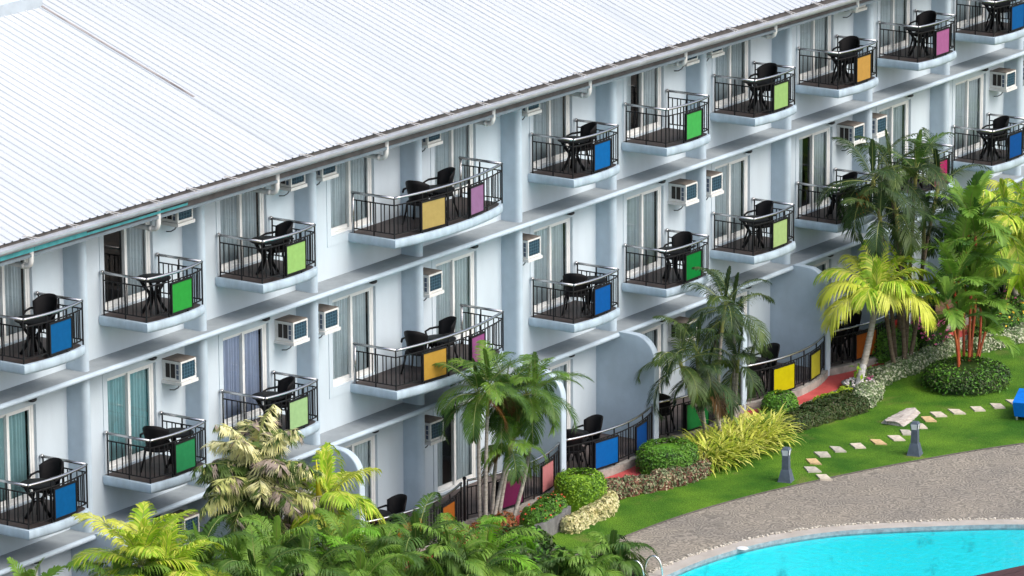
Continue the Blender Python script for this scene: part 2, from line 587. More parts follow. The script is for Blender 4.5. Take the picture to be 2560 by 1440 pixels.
b = MB()
gx = [-30 + i * 2.0 for i in range(42)]
for i in range(len(gx) - 1):
    xa, xb = gx[i], gx[i + 1]
    prof = []
    for k in range(0, 12):
        a = 0.05 + (PI + 0.55) * k / 11
        prof.append((-1.085 - 0.125 * math.cos(a + 0.0), -0.135 * math.sin(a) + 0.03))
    prof = [(-1.085 + 0.115 * math.cos(-a2), 0.045 + 0.112 * math.sin(-a2)) for a2 in [PI * k / 11 for k in range(12)]]
    prof += [(-1.085 - 0.112, 0.062), (-1.085 - 0.09, 0.066)]
    for k in range(len(prof) - 1):
        (ya, za), (yb, zb) = prof[k], prof[k + 1]
        b.face([(xa, ya, gz(xa) + za), (xa, yb, gz(xa) + zb), (xb, yb, gz(xb) + zb), (xb, ya, gz(xb) + za)])
gut = b.build("gutter", M['gutter'], roof)
autosmooth(gut, 60)
b = MB()
x = -20.0
while x < 40:
    za, zb = roofz(x, 0.97) + 0.045, gz(x) + 0.095
    for dx in (0.0, 0.16):
        b.tube([(x + dx * 0.2, -0.90, za + 0.0), (x + dx, -1.19, zb)], 0.010, 4)
    x += 1.27
b.build("gutter_strap", M['strap'], roof)
for q in [(75, 655), (393, 562), (690, 472), (963, 385), (1230, 300), (1471, 230), (1710, 152), (1935, 82), (2140, 16)]:
    p = at(q[0], q[1], 0.86)
    b = MB()
    zc = p.z
    b.tube([(p.x, WY, zc - 0.07), (p.x, -0.70, zc - 0.09), (p.x, -0.80, zc - 0.085), (p.x, -0.86, zc - 0.05), (p.x, -0.885, zc + 0.02), (p.x, -0.89, gz(p.x) - 0.05)], 0.055, 10)
    b.tube([(p.x, -0.66, zc - 0.09), (p.x, -0.74, zc - 0.0905)], 0.068, 10)
    o = b.build("drain_pipe", M['pvc'], hotel, smooth=True)
# clerestory block on the roof
b = MB()
b.box(-30, 8.95, 5.64, 12, 10.5, 16.0, 0)
b.box(-30, 8.99, 5.60, 5.64, 10.5, roofz(4, -5.6) + 0.22, 1)
o = b.build("upper_wall", [M['wall'], M['band']], hotel)


# ------------------------------------------------------------------ balconies
def arc_pts(x0, x1, v0, v1, sag, k):
    out = []
    for i in range(k + 1):
        t = i / k
        out.append((x0 + (x1 - x0) * t, v0 + (v1 - v0) * t + sag * 4 * t * (1 - t)))
    return out


def outline(wd, vC, vQ, sag, off, fil=0.22):
    """plan outline of a slab (u, v): left wall end, corner, arc, rounded right end; off = offset outwards"""
    pts = [(-off, -0.05), (-off, vC + off)]
    arc = arc_pts(-off, wd + off, vC + off, vQ + off, sag, 20)
    pts += arc[1:-2]
    ex, ev = arc[-3]
    for i in range(1, 6):
        t = i / 5
        a = (1 - t) ** 2; bb = 2 * t * (1 - t); c = t * t
        pts.append((a * ex + bb * (wd + off) + c * (wd + off), a * ev + bb * (vQ + off) + c * (vQ + off - fil)))
    pts.append((wd + off, -0.05))
    return pts


def ring_mesh(b, rings, m=0):
    for a in range(len(rings) - 1):
        A, B = rings[a], rings[a + 1]
        for i in range(len(A) - 1):
            b.face([A[i], B[i], B[i + 1], A[i + 1]], m)


def slab_mesh(wd, vC, vQ, sag):
    b = MB()
    rings = []
    for z, off in ((0.0, 0.050), (-0.006, 0.064), (-0.02, 0.070), (-0.09, 0.077), (-0.145, 0.073), (-0.18, 0.058), (-0.203, 0.028), (-0.214, -0.02), (-0.219, -0.12)):
        rings.append([(x, -v, z) for x, v in outline(wd, vC, vQ, sag, off)])
    ring_mesh(b, rings)
    b.face([p for p in rings[-1]])
    b.face([p for p in reversed(rings[0])])
    me = b.mesh("balcony", M['slab'])
    me.polygons.foreach_set("use_smooth", [True] * len(me.polygons))
    bm = bmesh.new(); bm.from_mesh(me); bmesh.ops.remove_doubles(bm, verts=bm.verts, dist=1e-5)
    bmesh.ops.recalc_face_normals(bm, faces=bm.faces)
    for e in bm.edges:
        if len(e.link_faces) == 2 and e.calc_face_angle(0) > 0.65: e.smooth = False
    bm.to_mesh(me); bm.free()
    return me


def deck_mesh(wd, vC, vQ, sag):
    b = MB()
    o = outline(wd, vC, vQ, sag, 0.012)
    b.face([(x, -v, 0.005) for x, v in reversed(o)])
    return b.mesh("balcony_floor", M['deck'])


def walk(path, step):
    """points every step along a polyline of (x, y); returns point and segment tangent"""
    out = []; acc = 0.0; need = 0.0
    for i in range(len(path) - 1):
        a, c = Vector(path[i]), Vector(path[i + 1])
        L = (c - a).length
        while need <= acc + L + 1e-9:
            out.append((a + (c - a) * ((need - acc) / L), (c - a).normalized()))
            need += step
        acc += L
    return out


def railing(segs, posts, zt=0.88, steelend=False):
    """segs: list of polylines (u, v). returns railing mesh, handrail mesh"""
    b = MB()
    for s in segs:
        p3 = [(x, -v) for x, v in s]
        for z in (0.725, 0.105):
            b.tube([(x, y, z) for x, y in p3], 0.016, 4)
        L = sum((Vector(p3[i + 1]) - Vector(p3[i])).length for i in range(len(p3) - 1))
        k = max(2, round(L / 0.118))
        for i, (p, t) in enumerate(walk(p3, L / k * 0.9999)):
            if i == 0 or i == k: continue
            q = p + t * (0.022 if i % 3 == 0 else (-0.012 if i % 3 == 1 else 0))
            b.tube([(q.x, q.y, 0.105), (q.x, q.y, 0.725)], 0.0125, 4, cap=False)
    for (x, v) in posts:
        b.tube([(x, -v, 0.0), (x, -v, zt - 0.01)], 0.017, 4, cap=False)
    return b


def panel_meshes(pa, pb, z0, z1, out=0.04):
    """framed sheet between two plan points (u, v), hung outside the railing"""
    a, c = Vector((pa[0], -pa[1], 0)), Vector((pb[0], -pb[1], 0))
    t = (c - a).normalized(); nrm = Vector((t.y, -t.x, 0))
    a += nrm * out; c += nrm * out
    L = (c - a).length

    def P(s, d, z): return tuple(a + t * s + nrm * d + Vector((0, 0, z)))
    fbk = MB()

    def bx(s0, s1, d0, d1, za, zb):
        i = len(fbk.v)
        fbk.v += [P(s0, d1, za), P(s1, d1, za), P(s1, d0, za), P(s0, d0, za), P(s0, d1, zb), P(s1, d1, zb), P(s1, d0, zb), P(s0, d0, zb)]
        for q in ((0, 3, 2, 1), (4, 5, 6, 7), (0, 1, 5, 4), (1, 2, 6, 5), (2, 3, 7, 6), (3, 0, 4, 7)):
            fbk.f.append(tuple(i + k for k in q)); fbk.m.append(0)
    e = 0.032
    bx(-e, 0, -0.03, 0.018, z0 - e, z1 + e); bx(L, L + e, -0.03, 0.018, z0 - e, z1 + e)
    bx(0, L, -0.03, 0.018, z0 - e, z0); bx(0, L, -0.03, 0.018, z1, z1 + e)
    pb_ = MB()
    for (d, rev) in ((0.006, False), (-0.012, True)):
        q = [P(0, d, z0), P(L, d, z0), P(L, d, z1), P(0, d, z1)]
        pb_.face(q if not rev else q[::-1])
    return fbk, pb_


def make_balcony(wd, vC, vQ, sag, panels, steelposts=False):
    slab = slab_mesh(wd, vC, vQ, sag)
    deck = deck_mesh(wd, vC, vQ, sag)
    arc = arc_pts(0, wd, vC, vQ, sag, 24)
    left = [(0, 0.02), (0, vC)]
    right = [(wd, vQ), (wd, 0.02)]
    posts = [(0, 0.03), (0, vC * 0.52), (0, vC), (wd, vQ), (wd, vQ * 0.48), (wd, 0.03)]
    np_ = 3 if wd < 3 else 5
    for i in range(1, np_):
        t = i / np_; k = t * 24; j = int(k)
        posts.append((arc[j][0] + (arc[j + 1][0] - arc[j][0]) * (k - j), arc[j][1] + (arc[j + 1][1] - arc[j][1]) * (k - j)))
    rb_ = railing([left, arc, right], posts)
    fr = []
    for (t0, t1) in panels:
        def ev(t):
            return (wd * t, vC + (vQ - vC) * t + sag * 4 * t * (1 - t))
        f_, p_ = panel_meshes(ev(t0), ev(t1), 0.085, 0.665)
        i0 = len(rb_.v)
        rb_.v += f_.v; rb_.f += [tuple(i0 + k for k in q) for q in f_.f]; rb_.m += f_.m
        fr.append(p_)
    rail_me = rb_.mesh("railing", M['iron'])
    hb = MB()
    z = 0.88
    if steelposts:
        hb.tube([(0, -0.03, 0.0), (0, -0.03, z - 0.03)], 0.032, 10)
        hb.tube([(wd, -0.03, 0.0), (wd, -0.03, z - 0.03)], 0.032, 10)
    else:
        hb.sphere((0, -0.0, z), 0.047, 10, 6); hb.sphere((wd, -0.0, z), 0.047, 10, 6)
    hb.tube([(0, 0.0, z), (0, -vC + 0.005, z)], 0.030, 10)
    hb.tube([(x, -v, z) for x, v in arc], 0.030, 10)
    hb.tube([(wd, -vQ + 0.005, z), (wd, 0.0, z)], 0.030, 10)
    hand_me = hb.mesh("handrail", M['steel'], True)
    return slab, deck, rail_me, hand_me, fr


single = make_balcony(1.784, 1.10, 1.12, 0.105, [(0.36, 0.715)])
DBL0 = 12.24
double = make_balcony(3.99, 1.10, 1.12, 0.25, [(0.185, 0.365), (0.60, 0.735)], True)
PC = {3: {0: (0, 98, 160), 1: (48, 168, 66), 2: (164, 212, 122), 5: (0, 108, 180), 6: (74, 186, 90), 7: (164, 205, 125), 8: (205, 160, 80), 9: (178, 106, 158), 10: (0, 96, 166)},
      2: {0: (0, 98, 160), 1: (46, 150, 92), 2: (172, 212, 150), 5: (0, 94, 172), 6: (0, 134, 56), 7: (178, 208, 138), 8: (176, 116, 36), 9: (178, 40, 104), 10: (0, 82, 158)}}
PN = {(0, 98, 160): 'blue', (48, 168, 66): 'bright green', (164, 212, 122): 'lime'}


def place_balcony(kit, x, f, cols):
    slab, deck, rail, hand, pans = kit
    s = link("balcony", slab, hotel, (x, 0, FL[f]))
    link("balcony_floor", deck, s); link("railing", rail, s); link("handrail", hand, s)
    for p_, c in zip(pans, cols):
        p_.build("colour_panel", panel_mat(c), s)


for f in (2, 3):
    for n, c in PC[f].items():
        place_balcony(single, n * W, f, [c])
    place_balcony(single, -1 * W, f, [(164, 212, 122)])
    place_balcony(double, DBL0, f, [(192, 170, 102), (160, 118, 160)] if f == 3 else [(200, 158, 66), (162, 90, 148)])

# ------------------------------------------------------------------ ground floor terraces (one arc per bay)
TA, TB = -1.127 + PT, 2.68     # arc ends within a bay (u), v = 1.47
TV, TS = 1.47, 0.34
tb = MB()
for n in range(-2, 13):
    u = n * W
    k = 18
    P = [(u + TA - PT / 2 - 0.001, TV + 0.03)] + [(u + x, v + 0.10) for x, v in arc_pts(TA, TB, TV, TV, TS, k)] + [(u + TB + PT / 2 - 0.001, TV + 0.03)]
    for i in range(len(P) - 1):
        (xa, va), (xb, vb) = P[i], P[i + 1]
        tb.face([(xa, -va, -0.1), (xb, -vb, -0.1), (xb, -vb, 0.32), (xa, -va, 0.32)], 1)
        tb.face([(xa, -va, 0.32), (xb, -vb, 0.32), (xb, -vb + 0.14, 0.32), (xa, -va + 0.14, 0.32)], 1)
        tb.face([(xa, -va + 0.14, 0.32), (xb, -vb + 0.14, 0.32), (xb, WY, 0.32), (xa, WY, 0.32)], 0)
t = tb.build("terrace", [M['terr'], M['curb']])
tag(t, kind="structure")

arc = arc_pts(TA + 0.02, TB - 0.02, TV, TV, TS, 24)
posts = [arc[0], arc[5], arc[10], arc[14], arc[19], arc[24]]
F1 = {-1: [(0, 98, 160), (0, 98, 160)], 0: [(48, 168, 66)] * 2, 1: [(200, 158, 66)] * 2, 2: [(160, 118, 160)] * 2, 3: [(172, 102, 38), (172, 100, 36)], 4: [(118, 36, 82), (206, 132, 134)],
      5: [(0, 102, 182), (0, 70, 140)], 6: [(36, 136, 66), (36, 136, 66)], 7: [(208, 198, 0), (176, 172, 52)], 8: [(172, 92, 30), (190, 50, 45)],
      9: [(120, 96, 80), (132, 108, 84)], 10: [(0, 98, 170), (0, 98, 170)], 11: [(48, 168, 66)] * 2, 12: [(164, 212, 122)] * 2}
FD = {-1: "at the far left corner", 0: "hidden low at left behind palms", 1: "behind the yellow palm at left", 2: "behind the cream fishtail palm",
      3: "with two orange panels behind the foreground palms", 4: "with purple and pink panels behind the areca clump", 5: "with two blue panels in front of chairs",
      6: "with green panels behind the dark areca clump", 7: "with two yellow panels above the red path", 8: "with orange panel behind the lime palm",
      9: "hidden behind the red-stemmed palm", 10: "with blue panels right of the red-stemmed palm", 11: "beyond the blue terrace panels", 12: "at the farthest end"}
rb0 = railing([arc], posts)


def ev1(t): return (TA + 0.02 + (TB - TA - 0.04) * t, TV + TS * 4 * t * (1 - t))


pm = []
for (t0, t1) in ((0.225, 0.44), (0.665, 0.835)):
    f_, p_ = panel_meshes(ev1(t0), ev1(t1), 0.08, 0.665)
    i0 = len(rb0.v)
    rb0.v += f_.v; rb0.f += [tuple(i0 + k for k in q) for q in f_.f]; rb0.m += f_.m
    pm.append(p_)
rail1 = rb0.mesh("terrace_railing", M['iron'])
hb = MB(); hb.tube([(x, -v, 0.88) for x, v in arc], 0.028, 10)
hand1 = hb.mesh("handrail", M['steel'], True)
for n in range(-1, 12):
    if n in (0, 1, -1): continue
    r = link("terrace_railing", rail1, None, (n * W, 0, 0.32))
    tag(r, "curved black ground-floor railing " + FD[n], "railing", "ground-floor terrace railings")
    link("handrail", hand1, r)
    for p_, c in zip(pm, F1[n]):
        p_.build("colour_panel", panel_mat(c), r)
b = MB(); b.tube([(0, 0, 0), (0, 0, 0.93)], 0.03, 8); b.sphere((0, 0, 0.95), 0.045, 8, 6)
b.build("railing_post", M['iron'], hotel, True, (3 * W + 2.79, -1.47, 0.32))
b = MB(); b.box(0, 0.10, -0.012, 0, 0, 0.07)
b.build("wall_outlet", M['outlet'], hotel, False, (4 * W - 0.62, WY - 0.001, 0.75))

# ------------------------------------------------------------------ air conditioners
ac = empty("air_conditioner")
aw, ad, ah = 0.50, 0.46, 0.415
b = MB()
b.box(0, aw, -ad, 0.08, 0, ah, 0)
b.box(-0.006, aw + 0.006, -ad - 0.006, 0.05, ah, ah + 0.014, 1)
# frame lip round the coil
for q in ((0, 0.03, 0, ah), (aw - 0.03, aw, 0, ah), (0.03, aw - 0.03, 0, 0.045), (0.03, aw - 0.03, ah - 0.035, ah)):
    b.box(q[0], q[1], -ad - 0.022, -ad + 0.001, q[2], q[3] - 0.001, 0)
b.build("casing", [M['acw'], M['actop']], ac)
b = MB()
b.face([(0.03, -ad - 0.004, 0.045), (aw - 0.03, -ad - 0.004, 0.045), (aw - 0.03, -ad - 0.004, ah - 0.035), (0.03, -ad - 0.004, ah - 0.035)], 0)
for i in range(1, 5):
    x = 0.03 + (aw - 0.06) * i / 5
    b.box(x - 0.006, x + 0.006, -ad - 0.016, -ad - 0.006, 0.045, ah - 0.035, 1)
for i in range(1, 5):
    z = 0.045 + (ah - 0.08) * i / 5
    b.box(0.03, aw - 0.03, -ad - 0.019, -ad - 0.0165, z - 0.006, z + 0.006, 1)
b.build("coil_grille", [M['acfin'], M['acgrid']], ac)
for x, rev in ((-0.004, 0), (aw + 0.004, 1)):
    b = MB()
    for (y0, y1, z0, z1, m) in ((-0.20, -0.09, 0.06, 0.355, 0), (-0.335, -0.22, 0.06, 0.355, 0), (-0.425, -0.36, 0.255, 0.355, 1), (-0.425, -0.36, 0.15, 0.24, 1), (-0.425, -0.36, 0.045, 0.135, 1)):
        q = [(x, y0, z0), (x, y0, z1), (x, y1, z1), (x, y1, z0)]
        b.face(q[::-1] if rev else q, m)
    b.build("side_vent", [M['acvent'], M['acside']], ac)
b = MB(); b.box(-0.03, aw + 0.03, -ad - 0.05, 0.06, -0.075, -0.008)
b.build("support_shelf", M['acw'], ac)
b = MB(); b.tube([(0.30, -0.22, -0.075), (0.30, -0.22, -0.15), (0.28, -0.18, -0.22), (0.26, -0.10, -0.27), (0.24, 0.0, -0.28)], 0.014, 6)
b.build("drain_hose", M['hose'], ac, True)
AC = {1: 'R', 2: 'R', 3: 'L', 4: 'L', 5: 'L', 6: 'R', 7: 'L', 8: 'R', 9: 'L', 10: 'R', 11: 'L'}
WHERE = {1: "right of the second sliding door from left", 2: "left one of the pair before the long balcony", 3: "right one of the pair before the long balcony",
         4: "single unit over the right half of long balcony", 5: "single unit just right of the long balcony", 6: "left one of the pair after the green balcony",
         7: "right one of the pair after the green balcony", 8: "left one of the pair over the orange balcony", 9: "right one of the pair over the orange balcony",
         10: "left one of the pair near right edge", 11: "right one of the pair at the right edge"}
FN = {1: "ground-floor", 2: "middle-floor", 3: "top-floor"}
first = True
for f in (3, 2, 1):
    for n, s in AC.items():
        if f == 1 and n in (2, 3, 5, 7, 8, 9, 10, 11): 
            if n not in (2,): continue
        if f == 3 and n > 8: continue
        x = n * W + (1.93 if s == 'R' else -0.78)
        loc = (x, WY, FL[f] + 1.55)
        o = ac if first else copy_tree(ac, None, loc)
        o.location = loc
        first = False
        lab = "white box air conditioner, %s, %s" % (FN[f], WHERE[n])
        if f == 1:
            lab = {1: "white ground-floor air conditioner above the yellow palm at left", 2: "white ground-floor air conditioner behind the cream fishtail palm",
                   4: "white ground-floor air conditioner left of the areca clump in mid picture", 6: "white ground-floor air conditioner behind the dark areca clump"}[n]
        tag(o, lab, "air conditioner", "box air conditioners on the facade")

# ------------------------------------------------------------------ chairs and tables
chair = empty("armchair")      # faces -x


def shell():
    b = MB()
    rows, cols = 8, 12
    g = []
    for i in range(rows + 1):
        t = i / rows
        z = 0.40 + 0.46 * t
        wdt = 0.19 + 0.06 * t ** 0.8
        wrap = 0.17 + 0.05 * t
        row = []
        for j in range(cols + 1):
            s = -1 + 2 * j / cols
            y = wdt * s
            x = 0.20 + 0.10 * t - wrap * abs(s) ** 2.4
            zz = z + (0.02 if t == 1 else 0) - (0.11 * abs(s) ** 3) * t ** 2
            row.append((x, y, zz))
        g.append(row)
    for i in range(rows):
        for j in range(cols):
            b.face([g[i][j], g[i][j + 1], g[i + 1][j + 1], g[i + 1][j]])
    me = b.mesh("backrest", M['resin'])
    bm = bmesh.new(); bm.from_mesh(me); bmesh.ops.remove_doubles(bm, verts=bm.verts, dist=1e-5)
    bmesh.ops.solidify(bm, geom=bm.faces[:], thickness=0.022)
    for f_ in bm.faces: f_.smooth = True
    bm.to_mesh(me); bm.free()
    return me


link("backrest", shell(), chair)
b = MB()
pts = []
for j in range(20):
    a = 2 * PI * j / 20
    x = 0.235 * math.copysign(abs(math.cos(a)) ** 0.7, math.cos(a)) - 0.01; y = 0.235 * math.copysign(abs(math.sin(a)) ** 0.7, math.sin(a))
    pts.append((x, y))
rings = [[(x * k, y * k, z) for x, y in pts + pts[:1]] for k, z in ((0.90, 0.375), (1.0, 0.39), (1.0, 0.415), (0.93, 0.43), (0.6, 0.42), (0.02, 0.412))]
ring_mesh(b, rings); b.face([p for p in reversed(rings[0][:-1])])
b.build("seat", M['resin'], chair, True)
for sx, sy in ((-1, -1), (-1, 1), (1, -1), (1, 1)):
    b = MB()
    b.tube([(sx * 0.17, sy * 0.17, 0.40), (sx * 0.19, sy * 0.19, 0.25), (sx * 0.255, sy * 0.235, 0.0)], 0.024, 6, r1=0.017)
    b.build("leg", M['resin'], chair, True)
for sy in (-1, 1):
    b = MB()
    b.tube([(0.20, sy * 0.245, 0.62), (0.08, sy * 0.285, 0.645), (-0.10, sy * 0.285, 0.635), (-0.205, sy * 0.265, 0.60), (-0.20, sy * 0.24, 0.50), (-0.16, sy * 0.20, 0.40)], 0.022, 6)
    b.build("armrest", M['resin'], chair, True)

for ch in chair.children:
    for vt in ch.data.vertices: vt.co *= 1.13
table = empty("round_table")
b = MB()
b.lathe((0, 0, 0), [(0.0, 0.715), (0.33, 0.715), (0.35, 0.708), (0.352, 0.690), (0.34, 0.680), (0.0, 0.680)], 28)
b.build("table_top", M['tabletop'], table, True)
autosmooth(table.children[0], 40)
for k in range(4):
    a = PI / 4 + PI / 2 * k
    ca, sa = math.cos(a), math.sin(a)
    b = MB()
    b.tube([(ca * 0.27, sa * 0.27, 0.685), (ca * 0.20, sa * 0.20, 0.56), (ca * 0.09, sa * 0.09, 0.40), (ca * 0.085, sa * 0.085, 0.33), (ca * 0.15, sa * 0.15, 0.17), (ca * 0.25, sa * 0.25, 0.0)], 0.034, 6)
    b.build("leg", M['resin'], table, True)
b = MB()
pts = [(0.105 * math.cos(2 * PI * i / 14), 0.105 * math.sin(2 * PI * i / 14), 0.37) for i in range(15)]
b.tube(pts, 0.014, 5)
b.build("leg_ring", M['resin'], table, True)

BD = {(3, 0): "leftmost top-floor blue-panel balcony", (3, 1): "top-floor bright green-panel balcony at left", (3, 2): "top-floor lime-panel balcony left of the long one",
      (3, 5): "top-floor blue-panel balcony right of the long one", (3, 7): "top-floor lime-panel balcony right of the empty balcony", (3, 8): "top-floor orange-panel balcony",
      (3, 9): "top-floor pink-panel balcony", (3, 10): "top-floor blue-panel balcony at right edge",
      (2, 0): "leftmost middle-floor blue-panel balcony", (2, 1): "middle-floor green-panel balcony behind the fishtail palm", (2, 2): "middle-floor lime-panel balcony left of the long one",
      (2, 5): "middle-floor blue-panel balcony right of the long one", (2, 6): "middle-floor dark green-panel balcony", (2, 7): "middle-floor lime-panel balcony near the dark palms",
      (2, 8): "middle-floor balcony behind the tall dark palms", (2, 10): "middle-floor blue-panel balcony at right edge", (2, 9): "middle-floor magenta-panel balcony behind palms"}
SET = []      # kind, x, v, floor, rotation, label
for (f, n), d in BD.items():
    u = n * W
    j1, j2 = rnd.uniform(-0.09, 0.09), rnd.uniform(-0.08, 0.08)
    if (f, n) in ((2, 1), (2, 5)):
        SET.append(('c', u + 0.78 + j1, 0.62, f, PI + 0.35 + j2 * 4, d))
        SET.append(('t', u + 1.20 + j1, 0.78, f, j1 * 5, d))
    elif (f, n) == (3, 1):
        SET.append(('t', u + 0.75, 0.70, f, 0.2, d))
    else:
        SET.append(('t', u + 0.70 + j1, 0.72 + j2, f, j1 * 8, d))
        SET.append(('c', u + 1.14 + j2, 0.64 + j1, f, -0.22 + j2 * 5, d))
for f, nm in ((3, "long top-floor balcony"), (2, "long middle-floor balcony")):
    SET.append(('c', 13.72, 0.70 if f == 3 else 0.62, f, PI + 0.2, nm + ", the nearer one"))
    SET.append(('c', 14.62, 0.62, f, -0.45, nm + ", the farther one"))
    SET.append(('t', 14.12, 0.92, f, 0.3, nm))
for n, nm in ((3, "terrace with two orange panels"), (5, "ground terrace with two blue panels"), (7, "terrace with two yellow panels"), (8, "terrace behind the lime palm"), (10, "terrace at right behind the red-stemmed palm")):
    u = n * W
    SET.append(('c', u - 0.20, 1.20, 1, PI + 0.3, nm + ", the nearer one"))
    SET.append(('c', u + 0.62, 1.12, 1, -0.2, nm + ", the farther one"))
    SET.append(('t', u + 0.20, 0.95, 1, 0.4, nm))
SET.append(('c', 6 * W - 0.30, 1.15, 1, PI + 0.3, "terrace with green panels behind dark palms"))
used = set()
for kind, x, v, f, rz, d in SET:
    src = chair if kind == 'c' else table
    loc = (x, -v, FL[f] + 0.006)
    if kind in used: o = copy_tree(src, None, loc, rz)
    else:
        o = src; o.location = loc; o.rotation_euler = (0, 0, rz); used.add(kind)
    if kind == 'c': tag(o, "black armchair on the " + d, "chair", "black balcony armchairs")
    else: tag(o, "black round table on the " + d, "table", "round balcony tables")

# ------------------------------------------------------------------ ground, lawn, path, pavement, pool
M['ground'] = mat("soil", (0.055, 0.05, 0.03), 0.95, col2=(0.05, 0.08, 0.02), vscale=0.8)


def grass_mat():
    m = bpy.data.materials.new("lawn_grass"); m.use_nodes = True
    n = m.node_tree.nodes; l = m.node_tree.links; b = n["Principled BSDF"]
    b.inputs["Roughness"].default_value = 0.8; b.inputs["Specular IOR Level"].default_value = 0.15
    tc = n.new("ShaderNodeTexCoord")
    n1 = n.new("ShaderNodeTexNoise"); n1.inputs["Scale"].default_value = 0.75; n1.inputs["Detail"].default_value = 5
    n2 = n.new("ShaderNodeTexNoise"); n2.inputs["Scale"].default_value = 34; n2.inputs["Detail"].default_value = 4
    n3 = n.new("ShaderNodeTexNoise"); n3.inputs["Scale"].default_value = 0.95; n3.inputs["Detail"].default_value = 3
    mp = n.new("ShaderNodeMapping"); mp.inputs["Location"].default_value = (3.3, 7.1, 0)
    for x in (n1, n2): l.new(tc.outputs["Object"], x.inputs["Vector"])
    l.new(tc.outputs["Object"], mp.inputs["Vector"]); l.new(mp.outputs[0], n3.inputs["Vector"])
    c1 = n.new("ShaderNodeValToRGB")
    c1.color_ramp.elements[0].position = 0.34; c1.color_ramp.elements[0].color = (0.032, 0.115, 0.008, 1)
    c1.color_ramp.elements[1].position = 0.66; c1.color_ramp.elements[1].color = (0.115, 0.235, 0.018, 1)
    l.new(n1.outputs["Fac"], c1.inputs["Fac"])
    c2 = n.new("ShaderNodeValToRGB")
    c2.color_ramp.elements[0].position = 0.3; c2.color_ramp.elements[0].color = (0.55, 0.55, 0.55, 1)
    c2.color_ramp.elements[1].position = 0.7; c2.color_ramp.elements[1].color = (1.35, 1.35, 1.35, 1)
    l.new(n2.outputs["Fac"], c2.inputs["Fac"])
    mul = n.new("ShaderNodeMix"); mul.data_type = 'RGBA'; mul.blend_type = 'MULTIPLY'; mul.inputs[0].default_value = 1.0
    l.new(c1.outputs[0], mul.inputs[6]); l.new(c2.outputs[0], mul.inputs[7])
    c3 = n.new("ShaderNodeValToRGB")
    c3.color_ramp.elements[0].position = 0.61; c3.color_ramp.elements[0].color = (0, 0, 0, 1)
    c3.color_ramp.elements[1].position = 0.80; c3.color_ramp.elements[1].color = (0.75, 0.75, 0.75, 1)
    l.new(n3.outputs["Fac"], c3.inputs["Fac"])
    mx = n.new("ShaderNodeMix"); mx.data_type = 'RGBA'
    l.new(c3.outputs[0], mx.inputs[0]); l.new(mul.outputs[2], mx.inputs[6]); mx.inputs[7].default_value = (0.22, 0.17, 0.07, 1)
    l.new(mx.outputs[2], b.inputs["Base Color"])
    bu = n.new("ShaderNodeBump"); bu.inputs["Strength"].default_value = 0.7; bu.inputs["Distance"].default_value = 0.05
    l.new(n2.outputs["Fac"], bu.inputs["Height"]); l.new(bu.outputs[0], b.inputs["Normal"])
    return m


